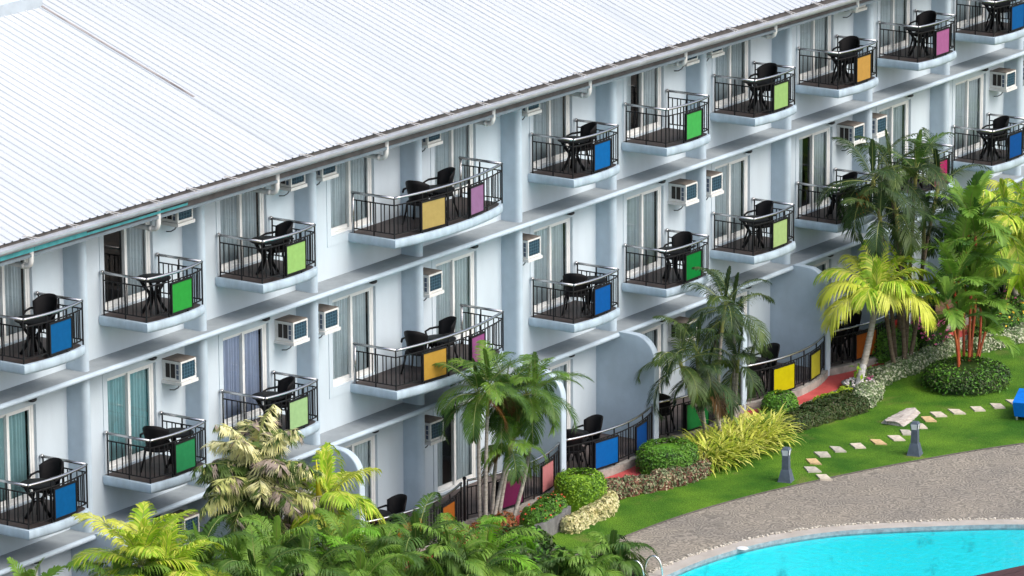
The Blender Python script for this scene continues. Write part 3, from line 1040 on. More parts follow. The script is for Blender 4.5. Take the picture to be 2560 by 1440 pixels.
def pave_mat():
    m = bpy.data.materials.new("stamped_concrete"); m.use_nodes = True
    n = m.node_tree.nodes; l = m.node_tree.links; b = n["Principled BSDF"]
    b.inputs["Roughness"].default_value = 0.8; b.inputs["Specular IOR Level"].default_value = 0.25
    tc = n.new("ShaderNodeTexCoord")
    nz = n.new("ShaderNodeTexNoise"); nz.inputs["Scale"].default_value = 2.2; nz.inputs["Detail"].default_value = 3
    l.new(tc.outputs["Object"], nz.inputs["Vector"])
    mixv = n.new("ShaderNodeMix"); mixv.data_type = 'RGBA'; mixv.inputs[0].default_value = 0.35
    l.new(tc.outputs["Object"], mixv.inputs[6]); l.new(nz.outputs["Color"], mixv.inputs[7])
    vo = n.new("ShaderNodeTexVoronoi"); vo.feature = 'F1'; vo.inputs["Scale"].default_value = 4.0
    l.new(mixv.outputs[2], vo.inputs["Vector"])
    sn = n.new("ShaderNodeMath"); sn.operation = 'MULTIPLY'; sn.inputs[1].default_value = 34
    l.new(vo.outputs["Distance"], sn.inputs[0])
    s2 = n.new("ShaderNodeMath"); s2.operation = 'SINE'; l.new(sn.outputs[0], s2.inputs[0])
    c = n.new("ShaderNodeValToRGB")
    c.color_ramp.elements[0].position = 0.0; c.color_ramp.elements[0].color = (0.175, 0.16, 0.135, 1)
    c.color_ramp.elements[1].position = 1.0; c.color_ramp.elements[1].color = (0.315, 0.285, 0.24, 1)
    ad = n.new("ShaderNodeMath"); ad.operation = 'MULTIPLY_ADD'; ad.inputs[1].default_value = 0.5; ad.inputs[2].default_value = 0.5
    l.new(s2.outputs[0], ad.inputs[0]); l.new(ad.outputs[0], c.inputs["Fac"])
    n5 = n.new("ShaderNodeTexNoise"); n5.inputs["Scale"].default_value = 0.6; n5.inputs["Detail"].default_value = 6
    l.new(tc.outputs["Object"], n5.inputs["Vector"])
    c5 = n.new("ShaderNodeValToRGB")
    c5.color_ramp.elements[0].position = 0.35; c5.color_ramp.elements[0].color = (0.90, 0.90, 0.91, 1)
    c5.color_ramp.elements[1].position = 0.65; c5.color_ramp.elements[1].color = (1.12, 1.10, 1.06, 1)
    l.new(n5.outputs["Fac"], c5.inputs["Fac"])
    n6 = n.new("ShaderNodeTexNoise"); n6.inputs["Scale"].default_value = 24; n6.inputs["Detail"].default_value = 4
    l.new(tc.outputs["Object"], n6.inputs["Vector"])
    c6 = n.new("ShaderNodeValToRGB")
    c6.color_ramp.elements[0].position = 0.3; c6.color_ramp.elements[0].color = (0.75, 0.75, 0.75, 1)
    c6.color_ramp.elements[1].position = 0.7; c6.color_ramp.elements[1].color = (1.2, 1.2, 1.2, 1)
    l.new(n6.outputs["Fac"], c6.inputs["Fac"])
    mu = n.new("ShaderNodeMix"); mu.data_type = 'RGBA'; mu.blend_type = 'MULTIPLY'; mu.inputs[0].default_value = 1
    l.new(c.outputs[0], mu.inputs[6]); l.new(c5.outputs[0], mu.inputs[7])
    mu2 = n.new("ShaderNodeMix"); mu2.data_type = 'RGBA'; mu2.blend_type = 'MULTIPLY'; mu2.inputs[0].default_value = 1
    l.new(mu.outputs[2], mu2.inputs[6]); l.new(c6.outputs[0], mu2.inputs[7])
    l.new(mu2.outputs[2], b.inputs["Base Color"])
    bu = n.new("ShaderNodeBump"); bu.inputs["Strength"].default_value = 0.4; bu.inputs["Distance"].default_value = 0.01
    l.new(ad.outputs[0], bu.inputs["Height"]); l.new(bu.outputs[0], b.inputs["Normal"])
    return m


M['grass'] = grass_mat()
M['pave'] = pave_mat()
M['red'] = mat("red_path_paint", lin(165, 62, 60), 0.8, col2=lin(186, 80, 78), vscale=2.5, bump=0.1)
M['coping'] = mat("pool_coping", (0.38, 0.345, 0.30), 0.7, col2=(0.47, 0.435, 0.39), vscale=2.5, bump=0.1)
M['pebble'] = mat("pale_pebbles", (0.56, 0.52, 0.44), 0.8, var=0.25, vscale=20)
M['poolwall'] = mat("pool_tile_band", (0.26, 0.31, 0.34), 0.4, var=0.3, vscale=9)
M['basin'] = mat("pool_plaster", (0.05, 0.86, 0.90), 0.7, col2=(0.02, 0.16, 0.20), vscale=1.1, lo=0.60, hi=0.80, stretch=(1, 1, 1))


def water_mat():
    m = bpy.data.materials.new("pool_water"); m.use_nodes = True
    n = m.node_tree.nodes; l = m.node_tree.links
    n.remove(n["Principled BSDF"])
    t = n.new("ShaderNodeBsdfTransparent"); t.inputs[0].default_value = (0.78, 0.985, 1.0, 1)
    g = n.new("ShaderNodeBsdfGlossy"); g.inputs["Roughness"].default_value = 0.08
    fr = n.new("ShaderNodeFresnel"); fr.inputs[0].default_value = 1.33
    tc = n.new("ShaderNodeTexCoord"); nz = n.new("ShaderNodeTexNoise"); nz.inputs["Scale"].default_value = 4.5; nz.inputs["Detail"].default_value = 3
    bu = n.new("ShaderNodeBump"); bu.inputs["Strength"].default_value = 0.55; bu.inputs["Distance"].default_value = 0.05
    l.new(tc.outputs["Object"], nz.inputs["Vector"]); l.new(nz.outputs["Fac"], bu.inputs["Height"])
    l.new(bu.outputs[0], g.inputs["Normal"]); l.new(bu.outputs[0], fr.inputs["Normal"])
    mx = n.new("ShaderNodeMixShader")
    l.new(fr.outputs[0], mx.inputs[0]); l.new(t.outputs[0], mx.inputs[1]); l.new(g.outputs[0], mx.inputs[2])
    l.new(mx.outputs[0], n["Material Output"].inputs["Surface"])
    return m


M['water'] = water_mat()


def smooth_loop(pts, k=6):
    out = []
    n = len(pts)
    for i in range(n):
        p0, p1, p2, p3 = [Vector(pts[(i + j - 1) % n]) for j in range(4)]
        for a in range(k):
            t = a / k
            out.append(0.5 * ((2 * p1) + (-p0 + p2) * t + (2 * p0 - 5 * p1 + 4 * p2 - p3) * t * t + (-p0 + 3 * p1 - 3 * p2 + p3) * t ** 3))
    return out


def offset_loop(pts, d):
    out = []
    n = len(pts)
    area = sum(pts[i].x * pts[(i + 1) % n].y - pts[(i + 1) % n].x * pts[i].y for i in range(n))
    sgn = 1 if area > 0 else -1
    for i in range(n):
        t = (pts[(i + 1) % n] - pts[i - 1]).normalized()
        out.append(pts[i] + Vector((t.y, -t.x)) * d * sgn)
    return out


def fill(name, outer, holes, z, m, parent=None):
    bm = bmesh.new()
    es = []
    for lp in [outer] + holes:
        vs = [bm.verts.new((p[0], p[1], z)) for p in lp]
        for i in range(len(vs)): es.append(bm.edges.new((vs[i], vs[(i + 1) % len(vs)])))
    bmesh.ops.triangle_fill(bm, use_beauty=True, use_dissolve=False, edges=es)
    bmesh.ops.recalc_face_normals(bm, faces=bm.faces)
    for f_ in bm.faces:
        if f_.normal.z < 0: f_.normal_flip()
    me = bpy.data.meshes.new(name); bm.to_mesh(me); bm.free()
    me.materials.append(m)
    return link(name, me, parent)


pool_uv = [(14.35, 6.72), (15.5, 6.78), (16.71, 7.01), (17.73, 7.39), (18.91, 8.12), (20.11, 9.39), (21.5, 11.2), (22.6, 13.6), (22.6, 16.5), (20.5, 19.5), (16, 20.5), (11, 19), (8.5, 15.5), (9.0, 11.0), (11.2, 8.0), (13.2, 6.82)]
pool = smooth_loop([(u, -v) for u, v in pool_uv])
cop = offset_loop(pool, 0.40)
peb = offset_loop(pool, 0.50)
big = 600
tag(fill("ground", [(-big, -big), (big, -big), (big, big), (-big, big)], [cop], -0.012, M['ground']), kind="structure")
edge = [(-8, 4.6), (4, 4.35), (12.5, 4.25), (15.85, 4.4), (17.97, 4.59), (19.85, 4.97), (21.55, 5.49), (23.7, 6.3), (25.72, 7.22), (27.23, 8.05), (30, 9.8), (36, 14)]


def smooth_open(pts, k=6):
    ext = [(2 * pts[0][0] - pts[1][0], 2 * pts[0][1] - pts[1][1])] + pts + [(2 * pts[-1][0] - pts[-2][0], 2 * pts[-1][1] - pts[-2][1])]
    out = []
    for i in range(1, len(ext) - 2):
        p0, p1, p2, p3 = [Vector(ext[i + j - 1]) for j in range(4)]
        for a in range(k):
            t = a / k
            out.append(0.5 * ((2 * p1) + (-p0 + p2) * t + (2 * p0 - 5 * p1 + 4 * p2 - p3) * t * t + (-p0 + 3 * p1 - 3 * p2 + p3) * t ** 3))
    out.append(Vector(pts[-1]))
    return out


E_ = [(p.x, -p.y) for p in smooth_open(edge)]
lawn_loop = E_ + [(60, -14), (60, -1.2), (-8, -1.2)]
tag(fill("lawn", lawn_loop, [], 0.006, M['grass']), kind="structure")
pave_loop = E_ + [(60, -16), (60, -60), (-30, -60), (-30, -4.6)]
tag(fill("pool_deck", pave_loop, [cop], -0.004, M['pave']), kind="structure")
# thin concrete edge strip between lawn and paving
b = MB()
for i in range(len(E_) - 1):
    a, c = Vector(E_[i]), Vector(E_[i + 1])
    t = (c - a).normalized(); nn = Vector((t.y, -t.x)) * 0.05
    b.face([(a.x, a.y, 0.012), (a.x + nn.x, a.y + nn.y, 0.012), (c.x + nn.x, c.y + nn.y, 0.012), (c.x, c.y, 0.012)])
M['edge'] = mat("edging", (0.16, 0.14, 0.12), 0.9, var=0.3, vscale=6)
tag(b.build("lawn_edging", M['edge']), kind="structure")
pb = MB()
for i in range(59):
    ua, uc = -8 + i * 1.15, -8 + (i + 1) * 1.15
    va, vc = 2.34 + 0.06 * math.sin(ua * 1.1), 2.34 + 0.06 * math.sin(uc * 1.1)
    pb.face([(ua, -va, 0.15), (uc, -vc, 0.15), (uc, -1.25, 0.15), (ua, -1.25, 0.15)], 0)
    pb.face([(ua, -va, -0.05), (uc, -vc, -0.05), (uc, -vc, 0.15), (ua, -va, 0.15)], 1)
tag(pb.build("path", [M['red'], M['curb']]), kind="structure")
# pool
b = MB()
n_ = len(pool)
for i in range(n_):
    a, c = pool[i], pool[(i + 1) % n_]
    ca, cc = cop[i], cop[(i + 1) % n_]
    b.face([(ca.x, ca.y, 0.0), (cc.x, cc.y, 0.0), (c.x, c.y, 0.0), (a.x, a.y, 0.0)], 0)
    b.face([(a.x, a.y, 0.0), (c.x, c.y, 0.0), (c.x, c.y, -0.13), (a.x, a.y, -0.13)], 1)
    b.face([(a.x, a.y, -0.13), (c.x, c.y, -0.13), (c.x, c.y, -1.2), (a.x, a.y, -1.2)], 2)
o = b.build("pool_basin", [M['coping'], M['poolwall'], M['basin']]); tag(o, kind="structure")
fill("pool_floor", pool, [], -1.2, M['basin'], o)
tag(fill("pool_water", pool, [], -0.09, M['water']), kind="structure")
b = MB()
rr = random.Random(3)
for i in range(n_):
    a, c = cop[i], cop[(i + 1) % n_]
    L = (c - a).length
    for j in range(int(L / 0.035) + 1):
        p = a + (c - a) * rr.random() + Vector((rr.uniform(-0.05, 0.05), rr.uniform(-0.05, 0.05)))
        s = rr.uniform(0.015, 0.032)
        b.sphere((p.x, p.y, s * 0.5), s, 6, 3, sc=(rr.uniform(0.8, 1.3), rr.uniform(0.8, 1.3), 0.7))
tag(b.build("pebble_strip", M['pebble']), "strip of pale pebbles along the outer edge of the pool coping", "pebbles", kind="stuff")
b = MB(); b.lathe((0, 0, 0), [(0.0, 0.012), (0.11, 0.012), (0.13, 0.0)], 16)
p = gnd(1856, 1371)
o = b.build("skimmer_lid", M['white'], None, False, (p.x, p.y, 0.006))
tag(o, "round white lid set in the pool coping", "drain lid")

# wooden deck corner at bottom right
M['wood'] = mat("dark_red_wood", (0.075, 0.028, 0.024), 0.6, var=0.45, vscale=3, stretch=(0.6, 8, 8))
a, c = gnd(2330, 1462, 0.35), gnd(2640, 1396, 0.35)
d = (c - a).normalized(); q = Vector((d.y, -d.x, 0))
if q.y > 0: q = -q
b = MB()
for i in range(10):
    e0, e1 = i * 0.145, i * 0.145 + 0.138
    P4 = [a + q * e0, c + q * e0, c + q * e1, a + q * e1]
    zt = 0.35 + rr.uniform(-0.003, 0.003)
    top = [(p.x, p.y, zt) for p in P4]; bot = [(p.x, p.y, zt - 0.06) for p in P4]
    b.face(top[::-1]); b.face(bot)
    for k in range(4): b.face([top[k], top[(k + 1) % 4], bot[(k + 1) % 4], bot[k]])
o = b.build("wooden_deck", M['wood'])
tag(o, "dark red wooden deck jutting over the pool at the bottom right corner", "deck")
# posts into the pool
for k in range(3):
    p = a + (c - a) * (0.2 + 0.3 * k) + q * 0.5
    pb = MB(); pb.tube([(p.x, p.y, -1.2), (p.x, p.y, 0.28)], 0.07, 8); pb.build("deck_post", M['wood'], o)

# pool ladder
M['chrome'] = mat("polished_steel", (0.75, 0.77, 0.78), 0.15, metal=0.95)
lad = empty("pool_ladder")
p0 = gnd(1612, 1436)
tag(lad, "pair of curved steel ladder rails at the near pool edge", "pool ladder")
for k, (q0, q1, q2) in enumerate((((1612, 1436), (1630, 1402), (1660, 1440)), ((1566, 1448), (1584, 1416), (1614, 1452)))):
    g0 = gnd(*q0)
    e = gnd(q2[0], q2[1])
    dv = (e - g0); dv.z = 0
    pts = []
    for i in range(13):
        t = i / 12
        ang = PI * t
        h = 0.42 * math.sin(ang) ** 0.8
        pts.append(g0 + dv * (0.5 - 0.5 * math.cos(ang)) * 0.9 + Vector((0, 0, h)))
    pts.append(pts[-1] + Vector((dv.x * 0.1, dv.y * 0.1, -0.6)))
    b = MB(); b.tube(pts, 0.024, 8)
    b.build("ladder_rail", M['chrome'], lad, True)

# stepping stones
M['stone'] = [mat("pale_stone", (0.60, 0.53, 0.42), 0.85, var=0.2, vscale=7), mat("yellow_stone", (0.60, 0.43, 0.22), 0.85, var=0.2, vscale=7), mat("grey_stone", (0.46, 0.43, 0.36), 0.85, var=0.25, vscale=7)]
ST = [(2058, 1195, 0), (2031, 1176, 2), (2033, 1156, 1), (2058, 1138, 2), (2094, 1125, 2), (2146, 1117, 0), (2196, 1107, 1), (2240, 1097, 0), (2267, 1083, 2), (2302, 1067, 0), (2320, 1050, 1), (2346, 1038, 0), (2392, 1031, 0), (2445, 1024, 0), (2495, 1017, 0), (2534, 1008, 0)]
ORD = "first second third fourth fifth sixth seventh eighth ninth tenth eleventh twelfth thirteenth fourteenth fifteenth sixteenth".split()
SN = {0: "pale cream", 1: "yellowish", 2: "greyish"}
for i, (px, py, k) in enumerate(ST):
    g = gnd(px, py)
    r = random.Random(i)
    b = MB()
    # a rhombic flag: sides roughly along the view's left-right and depth directions
    a1 = Vector((0.56, -0.83)) * 0.122; a2 = Vector((0.83, 0.56)) * 0.235; sk = Vector((0.56, -0.83)) * 0.05
    pts = []
    for s, t in ((-1, -1), (1, -1), (1, 1), (-1, 1)):
        p = a1 * s + a2 * t * 0.85 - sk * t + Vector((r.uniform(-0.03, 0.03), r.uniform(-0.03, 0.03)))
        pts.append((p.x, p.y))
    top = [(x, y, 0.028) for x, y in pts]; bot = [(x * 1.06, y * 1.06, -0.02) for x, y in pts]
    b.face(top)
    for j in range(4): b.face([bot[j], bot[(j + 1) % 4], top[(j + 1) % 4], top[j]])
    o = b.build("stepping_stone", M['stone'][k], None, False, (g.x, g.y, 0.006))
    tag(o, "%s square stepping stone, %s of the curved row counted from the paving" % (SN[k], ORD[i]), "stepping stone", "stepping stones in the lawn")

# driftwood slab
M['drift'] = mat("weathered_driftwood", (0.30, 0.26, 0.23), 0.9, col2=(0.50, 0.46, 0.42), vscale=4, stretch=(1, 7, 1), bump=0.5, bscale=25)
g = gnd(2255, 1047)
b = MB()
r = random.Random(5)
ax = (gnd(2278, 1030) - gnd(2230, 1060)); ax.z = 0
L = ax.length * 1.12; ax.normalize(); ay = Vector((ax.y, -ax.x, 0))
rows = []
for i in range(15):
    t = i / 14
    row = []
    for j in range(7):
        s = -1 + 2 * j / 6
        wd = 0.24 + 0.06 * math.sin(3 * t + 1)
        end = r.uniform(-0.10, 0.06) if i in (0, 14) else 0
        p = ax * ((t - 0.5) * L + end + 0.06 * s * s) + ay * (s * wd + r.uniform(-0.015, 0.015))
        z = 0.09 * (1 - s ** 4) + r.uniform(-0.012, 0.012) + 0.015
        if j in (0, 6): z = 0.0
        row.append((p.x, p.y, z))
    rows.append(row)
for i in range(14):
    for j in range(6):
        b.face([rows[i][j], rows[i + 1][j], rows[i + 1][j + 1], rows[i][j + 1]])
b.face([p for p in rows[0]]); b.face([p for p in reversed(rows[-1])])
o = b.build("driftwood", M['drift'], None, False, (g.x, g.y, 0.006))
tag(o, "bleached slab of driftwood lying on the lawn beside stepping stones", "driftwood")

# garden bollard lights
M['boll'] = mat("slate_blue_paint", (0.075, 0.10, 0.135), 0.6, var=0.2, vscale=8, bump=0.1)
M['bollglass'] = mat("frosted_lamp_glass", (0.62, 0.68, 0.72), 0.35)
bol = empty("bollard_light")


def frust(b, x0, z0, x1, z1, m=0):
    A = [(-x0, -x0, z0), (x0, -x0, z0), (x0, x0, z0), (-x0, x0, z0)]; B = [(-x1, -x1, z1), (x1, -x1, z1), (x1, x1, z1), (-x1, x1, z1)]
    for j in range(4): b.face([A[j], A[(j + 1) % 4], B[(j + 1) % 4], B[j]], m)
    b.face(B, m); b.face(A[::-1], m)


b = MB(); frust(b, 0.155, 0, 0.145, 0.03); frust(b, 0.145, 0.03, 0.098, 0.25); frust(b, 0.098, 0.2505, 0.09, 0.275)
b.build("base", M['boll'], bol)
b = MB(); frust(b, 0.080, 0.275, 0.074, 0.60)
b.build("post", M['boll'], bol)
b = MB(); frust(b, 0.070, 0.60, 0.088, 0.73)
b.build("lamp_glass", M['bollglass'], bol)
b = MB(); frust(b, 0.092, 0.731, 0.07, 0.765); frust(b, 0.07, 0.766, 0.06, 0.78)
for sx in (-1, 1):
    for sy in (-1, 1):
        b.tube([(sx * 0.070, sy * 0.070, 0.60), (sx * 0.089, sy * 0.089, 0.733)], 0.012, 4)
b.build("cap", M['boll'], bol)
for i, (px, py) in enumerate(((1965, 1203), (2287, 1137))):
    g = gnd(px, py)
    o = bol if i == 0 else copy_tree(bol)
    o.location = (g.x, g.y, 0.006); o.rotation_euler = (0, 0, 0.25)
    tag(o, ("slate blue bollard light at the lawn edge near the first stepping stone" if i == 0 else "slate blue bollard light standing in front of the driftwood"), "bollard light", "bollard lights on the lawn edge")

# low table under a blue cloth at the right edge
M['blue'] = mat("blue_cloth", (0.0, 0.16, 0.62), 0.8, spec=0.2, var=0.15, vscale=5)
c1 = gnd(2531, 1006, 0.45)
tb_ = empty("covered_table", (c1.x, c1.y, 0.0))
tag(tb_, "low table under a bright blue cloth, its corner just inside the right edge", "table")
a1 = Vector((0.93, 0.37, 0)); a2 = Vector((0.25, -0.97, 0)) 
A4 = [Vector((0, 0, 0)), a2 * 0.95, a2 * 0.95 + a1 * 1.3, a1 * 1.3]
cen = (A4[0] + A4[2]) * 0.5
b = MB()
top = [p + Vector((0, 0, 0.45)) for p in A4]
low = [cen + (p - cen) * 0.90 + Vector((0, 0, 0.10)) for p in A4]
b.face(top)
for j in range(4): b.face([low[j], low[(j + 1) % 4], top[(j + 1) % 4], top[j]])
b.build("table_cloth", M['blue'], tb_)
for p in A4:
    q = cen + (p - cen) * 0.8
    lb = MB(); lb.tube([(q.x, q.y, 0.0), (q.x, q.y, 0.43)], 0.025, 8); lb.build("leg", M['white'], tb_, True)

# ------------------------------------------------------------------ plants
def leafmat(name, c1, c2, rough=0.5, trans=0.30, scale=2.5, spec=0.35):
    return mat(name, c1, rough, spec=spec, col2=c2, vscale=scale, lo=0.35, hi=0.65, trans=trans, detail=3)


G = {}
G['areca'] = leafmat("areca_green", (0.043, 0.109, 0.017), (0.094, 0.189, 0.029))
G['areca2'] = leafmat("areca_light_green", (0.105, 0.235, 0.026), (0.21, 0.36, 0.05))
G['bright'] = leafmat("new_leaf_green", (0.13, 0.34, 0.015), (0.20, 0.44, 0.03))
G['dark'] = leafmat("dark_palm_green", (0.024, 0.055, 0.016), (0.050, 0.095, 0.026))
G['dark2'] = leafmat("dull_palm_green", (0.048, 0.092, 0.020), (0.09, 0.145, 0.032))
G['brown'] = leafmat("dry_frond_brown", (0.15, 0.085, 0.030), (0.22, 0.12, 0.045), trans=0.2)
G['orange'] = leafmat("dry_frond_orange", (0.26, 0.10, 0.025), (0.17, 0.085, 0.03), trans=0.2)
G['lime'] = leafmat("lime_frond", (0.22, 0.42, 0.018), (0.40, 0.56, 0.035))
G['yellow'] = leafmat("yellow_frond", (0.52, 0.60, 0.055), (0.66, 0.68, 0.13))
G['lemon'] = leafmat("lemon_frond", (0.70, 0.66, 0.03), (0.78, 0.70, 0.06))
G['red'] = leafmat("lipstick_green", (0.043, 0.123, 0.023), (0.109, 0.225, 0.036))
G['red2'] = leafmat("lipstick_light_green", (0.123, 0.275, 0.032), (0.217, 0.377, 0.051))
G['cream'] = leafmat("cream_leaf", (0.70, 0.68, 0.28), (0.80, 0.77, 0.44), trans=0.2)
G['cream2'] = leafmat("cream_green_leaf", (0.36, 0.41, 0.11), (0.56, 0.56, 0.22), trans=0.2)
G['fish'] = leafmat("fishtail_green", (0.043, 0.090, 0.017), (0.109, 0.174, 0.038), trans=0.2)
G['mauve'] = leafmat("withered_leaf", (0.24, 0.19, 0.155), (0.34, 0.28, 0.23), trans=0.15)
T = {}
T['grey'] = mat("palm_trunk_grey", (0.22, 0.20, 0.17), 0.9, col2=(0.36, 0.34, 0.30), vscale=6, stretch=(1, 1, 4), bump=0.3, bscale=30)
T['brown'] = mat("palm_trunk_brown", (0.10, 0.075, 0.05), 0.9, col2=(0.18, 0.14, 0.10), vscale=6, stretch=(1, 1, 4), bump=0.3, bscale=30)
T['green'] = mat("palm_stem_green", (0.14, 0.18, 0.05), 0.6, col2=(0.28, 0.24, 0.06), vscale=3, stretch=(1, 1, 0.5))
T['red'] = mat("sealing_wax_red", (0.36, 0.045, 0.02), 0.5, col2=(0.42, 0.12, 0.04), vscale=4, stretch=(1, 1, 0.4))
T['rib'] = mat("frond_rib", (0.20, 0.24, 0.06), 0.6)
T['white'] = mat("whitewashed_trunk", (0.50, 0.49, 0.48), 0.85, var=0.3, vscale=9)


def frond(b, p0, az, el, L, droop, r, m=0, nl=34, ll=0.34, lw=0.032, vee=0.35, hang=0.35, mr=None, m2=None, p2=0.0, start=0.14, side_ang=62, twist=0.0):
    """one feather leaf: arched rib and two rows of leaflets; m = leaflet material index, mr = rib material index"""
    n = 14
    pts = []; tans = []
    p = Vector(p0); e = el; st = L / n
    for i in range(n + 1):
        d = Vector((math.cos(e) * math.cos(az), math.cos(e) * math.sin(az), math.sin(e)))
        pts.append(p.copy()); tans.append(d)
        p = p + d * st
        e -= droop / n * (0.45 + 1.25 * i / n)
        az += twist / n
    if mr is not None:
        b.tube(pts, 0.013, 3, mr, cap=False, r1=0.003)
    for i in range(nl):
        t = start + (1 - start) * (i + 0.5) / nl
        k = min(n - 1, int(t * n)); fr = t * n - k
        q = pts[k].lerp(pts[k + 1], fr); tg = tans[k].lerp(tans[k + 1], fr).normalized()
        sd = Vector((tg.y, -tg.x, 0))
        if sd.length < 1e-3: sd = Vector((1, 0, 0))
        sd.normalize(); up = sd.cross(tg).normalized()
        prof = math.sin(PI * min(1.0, 0.16 + 0.80 * (t - start) / (1 - start))) ** 0.75
        ang = math.radians(side_ang + (24 - side_ang) * t ** 1.6)
        for sg in (-1, 1):
            ln = ll * prof * r.uniform(0.86, 1.1)
            if ln < 0.03: continue
            a2 = ang + r.uniform(-0.09, 0.09)
            d = (tg * math.cos(a2) + sd * sg * math.sin(a2) + up * (vee + r.uniform(-0.08, 0.08))).normalized()
            hg = hang * r.uniform(0.75, 1.25)
            w = tg * (lw * 0.5)
            wv = d.cross(up if abs(d.dot(up)) < 0.9 else sd)
            if wv.length > 1e-4: w = (wv.normalized() * 0.6 + tg * 0.4).normalized() * (lw * 0.5)
            s1 = q + d * (ln * 0.45) - Vector((0, 0, 1)) * (ln * hg * 0.14)
            s2 = q + d * (ln * 0.78) - Vector((0, 0, 1)) * (ln * hg * 0.52)
            d3 = d * 1.0
            s3 = q + d * (ln * 0.98) - Vector((0, 0, 1)) * (ln * hg * 1.0)
            mm = m2 if (m2 is not None and r.random() < p2) else m
            b.face([q - w * 0.5, q + w * 0.5, s1 + w, s1 - w], mm)
            b.face([s1 - w, s1 + w, s2 + w * 0.8, s2 - w * 0.8], mm)
            b.face([s2 - w * 0.8, s2 + w * 0.8, s3], mm)


AZR = math.atan2(-0.827, 0.562)


def crown(name, top, seed, mats, nf, L, parent=None, explicit=None, el=(0.15, 1.25), droop=(1.2, 1.9), spear=1, split=None, loc=None, rib=True, **kw):
    """mats: list of leaf materials, first ones commonest"""
    r = random.Random(seed)
    b = MB()
    nm = len(mats)
    ph = r.random() * 6
    for i in range(nf):
        az = ph + i * 2.39996 + r.uniform(-0.25, 0.25)
        t = i / max(1, nf - 1)
        e = el[1] + (el[0] - el[1]) * t + r.uniform(-0.12, 0.12)
        dr = droop[0] + (droop[1] - droop[0]) * t + r.uniform(-0.15, 0.15)
        if split: m = split(i, nf, r)
        else: m = min(nm - 1, int(abs(r.gauss(0, 0.75)) * 1.0))
        frond(b, Vector(top) + Vector((0, 0, -0.12 * t)), az, e, L * r.uniform(0.82, 1.12), dr, r, m, mr=nm if rib else None, **kw)
    for (da, e, ln, dr, m) in (explicit or []):
        frond(b, top, AZR + math.radians(da), e, ln, dr, r, m, mr=nm, **kw)
    for i in range(spear):
        frond(b, top, r.uniform(0, 6.28), 1.45, L * 0.62, 0.15, r, kw.get('spearm', 0) if False else (nm - 1 if False else 0), mr=nm if rib else None,
              **{**kw, 'll': kw.get('ll', 0.34) * 0.55, 'side_ang': 22, 'vee': 0.1, 'hang': 0.0})
    return b.build(name, mats + [T['rib']], parent, False, loc)


def stem(name, p0, p1, r0, r1, mts, parent, bend=0.08, seed=0, rings=True, top=None):
    """tapered ringed stem; top = (length, material index, radius) crownshaft"""
    r = random.Random(seed)
    p0, p1 = Vector(p0), Vector(p1)
    off = Vector((r.uniform(-1, 1), r.uniform(-1, 1), 0)) * bend
    k = max(8, int((p1 - p0).length / 0.10))
    b = MB()
    pts = []
    for i in range(k + 1):
        t = i / k
        pts.append(p0.lerp(p1, t) + off * math.sin(PI * t))
    for i in range(k):
        t0, t1 = i / k, (i + 1) / k
        ra, rb_2 = r0 + (r1 - r0) * t0, r0 + (r1 - r0) * t1
        m = 0
        if top and t0 > 1 - top[0]: m = 1; ra *= top[1]; rb_2 *= top[1]
        if top and len(top) > 2 and t1 < top[2]: m = 2
        b.tube([pts[i], pts[i + 1]], ra * 1.05 if rings else ra, 8, m, cap=False, r1=rb_2 * 0.97)
    return b.build(name, mts, parent, True)


def rel(p, base): return (p.x - base.x, p.y - base.y, p.z - base.z)


def palm_cluster(name, label, group, stems, crown_args, trunk_mats, r0=0.05, r1=0.04, cat="palm", top=None, seed=0):
    """stems: list of (base pixel, crown pixel, v) ; crown_args(i) -> dict"""
    b0 = None
    root = None
    for i, (bp, cp, v) in enumerate(stems):
        B = at(bp[0], bp[1], v); B.z = 0.0
        A = at(cp[0], cp[1], v)
        if root is None:
            b0 = B.copy(); root = empty(name, b0)
            tag(root, label, cat, group)
        stem("trunk", rel(B, b0), rel(A, b0), r0, r1, trunk_mats, root, 0.10, seed + i, top=top)
        kw = crown_args(i)
        crown("crown", rel(A, b0), seed * 31 + i, parent=root, **kw)
    return root


random.seed(1)
PG = "palm trees in the hotel garden"
# areca clump in front of the long terrace
palm_cluster("areca_palm", "areca palm clump with pale slender trunks before the purple terrace panel", PG,
             [((1202, 1300), (1196, 985), 2.10), ((1214, 1305), (1222, 960), 2.25), ((1228, 1300), (1262, 985), 2.05), ((1240, 1300), (1315, 985), 2.20), ((1268, 1310), (1338, 975), 2.35), ((1222, 1295), (1275, 1110), 2.3)],
             lambda i: dict(mats=[G['areca'], G['areca2'], G['areca2'], G['orange']] if i % 2 == 0 else [G['areca2'], G['areca'], G['bright'], G['brown']],
                            nf=11, L=1.3 if i < 5 else 0.95, el=(-0.3, 1.25), droop=(1.3, 2.0), ll=0.36, lw=0.021, nl=54, explicit=[(40 * i, -0.5, 1.0, 1.2, 3)], hang=0.45, vee=0.25), [T['grey'], T['green']], 0.048, 0.034, top=(0.22, 1.15), seed=11)
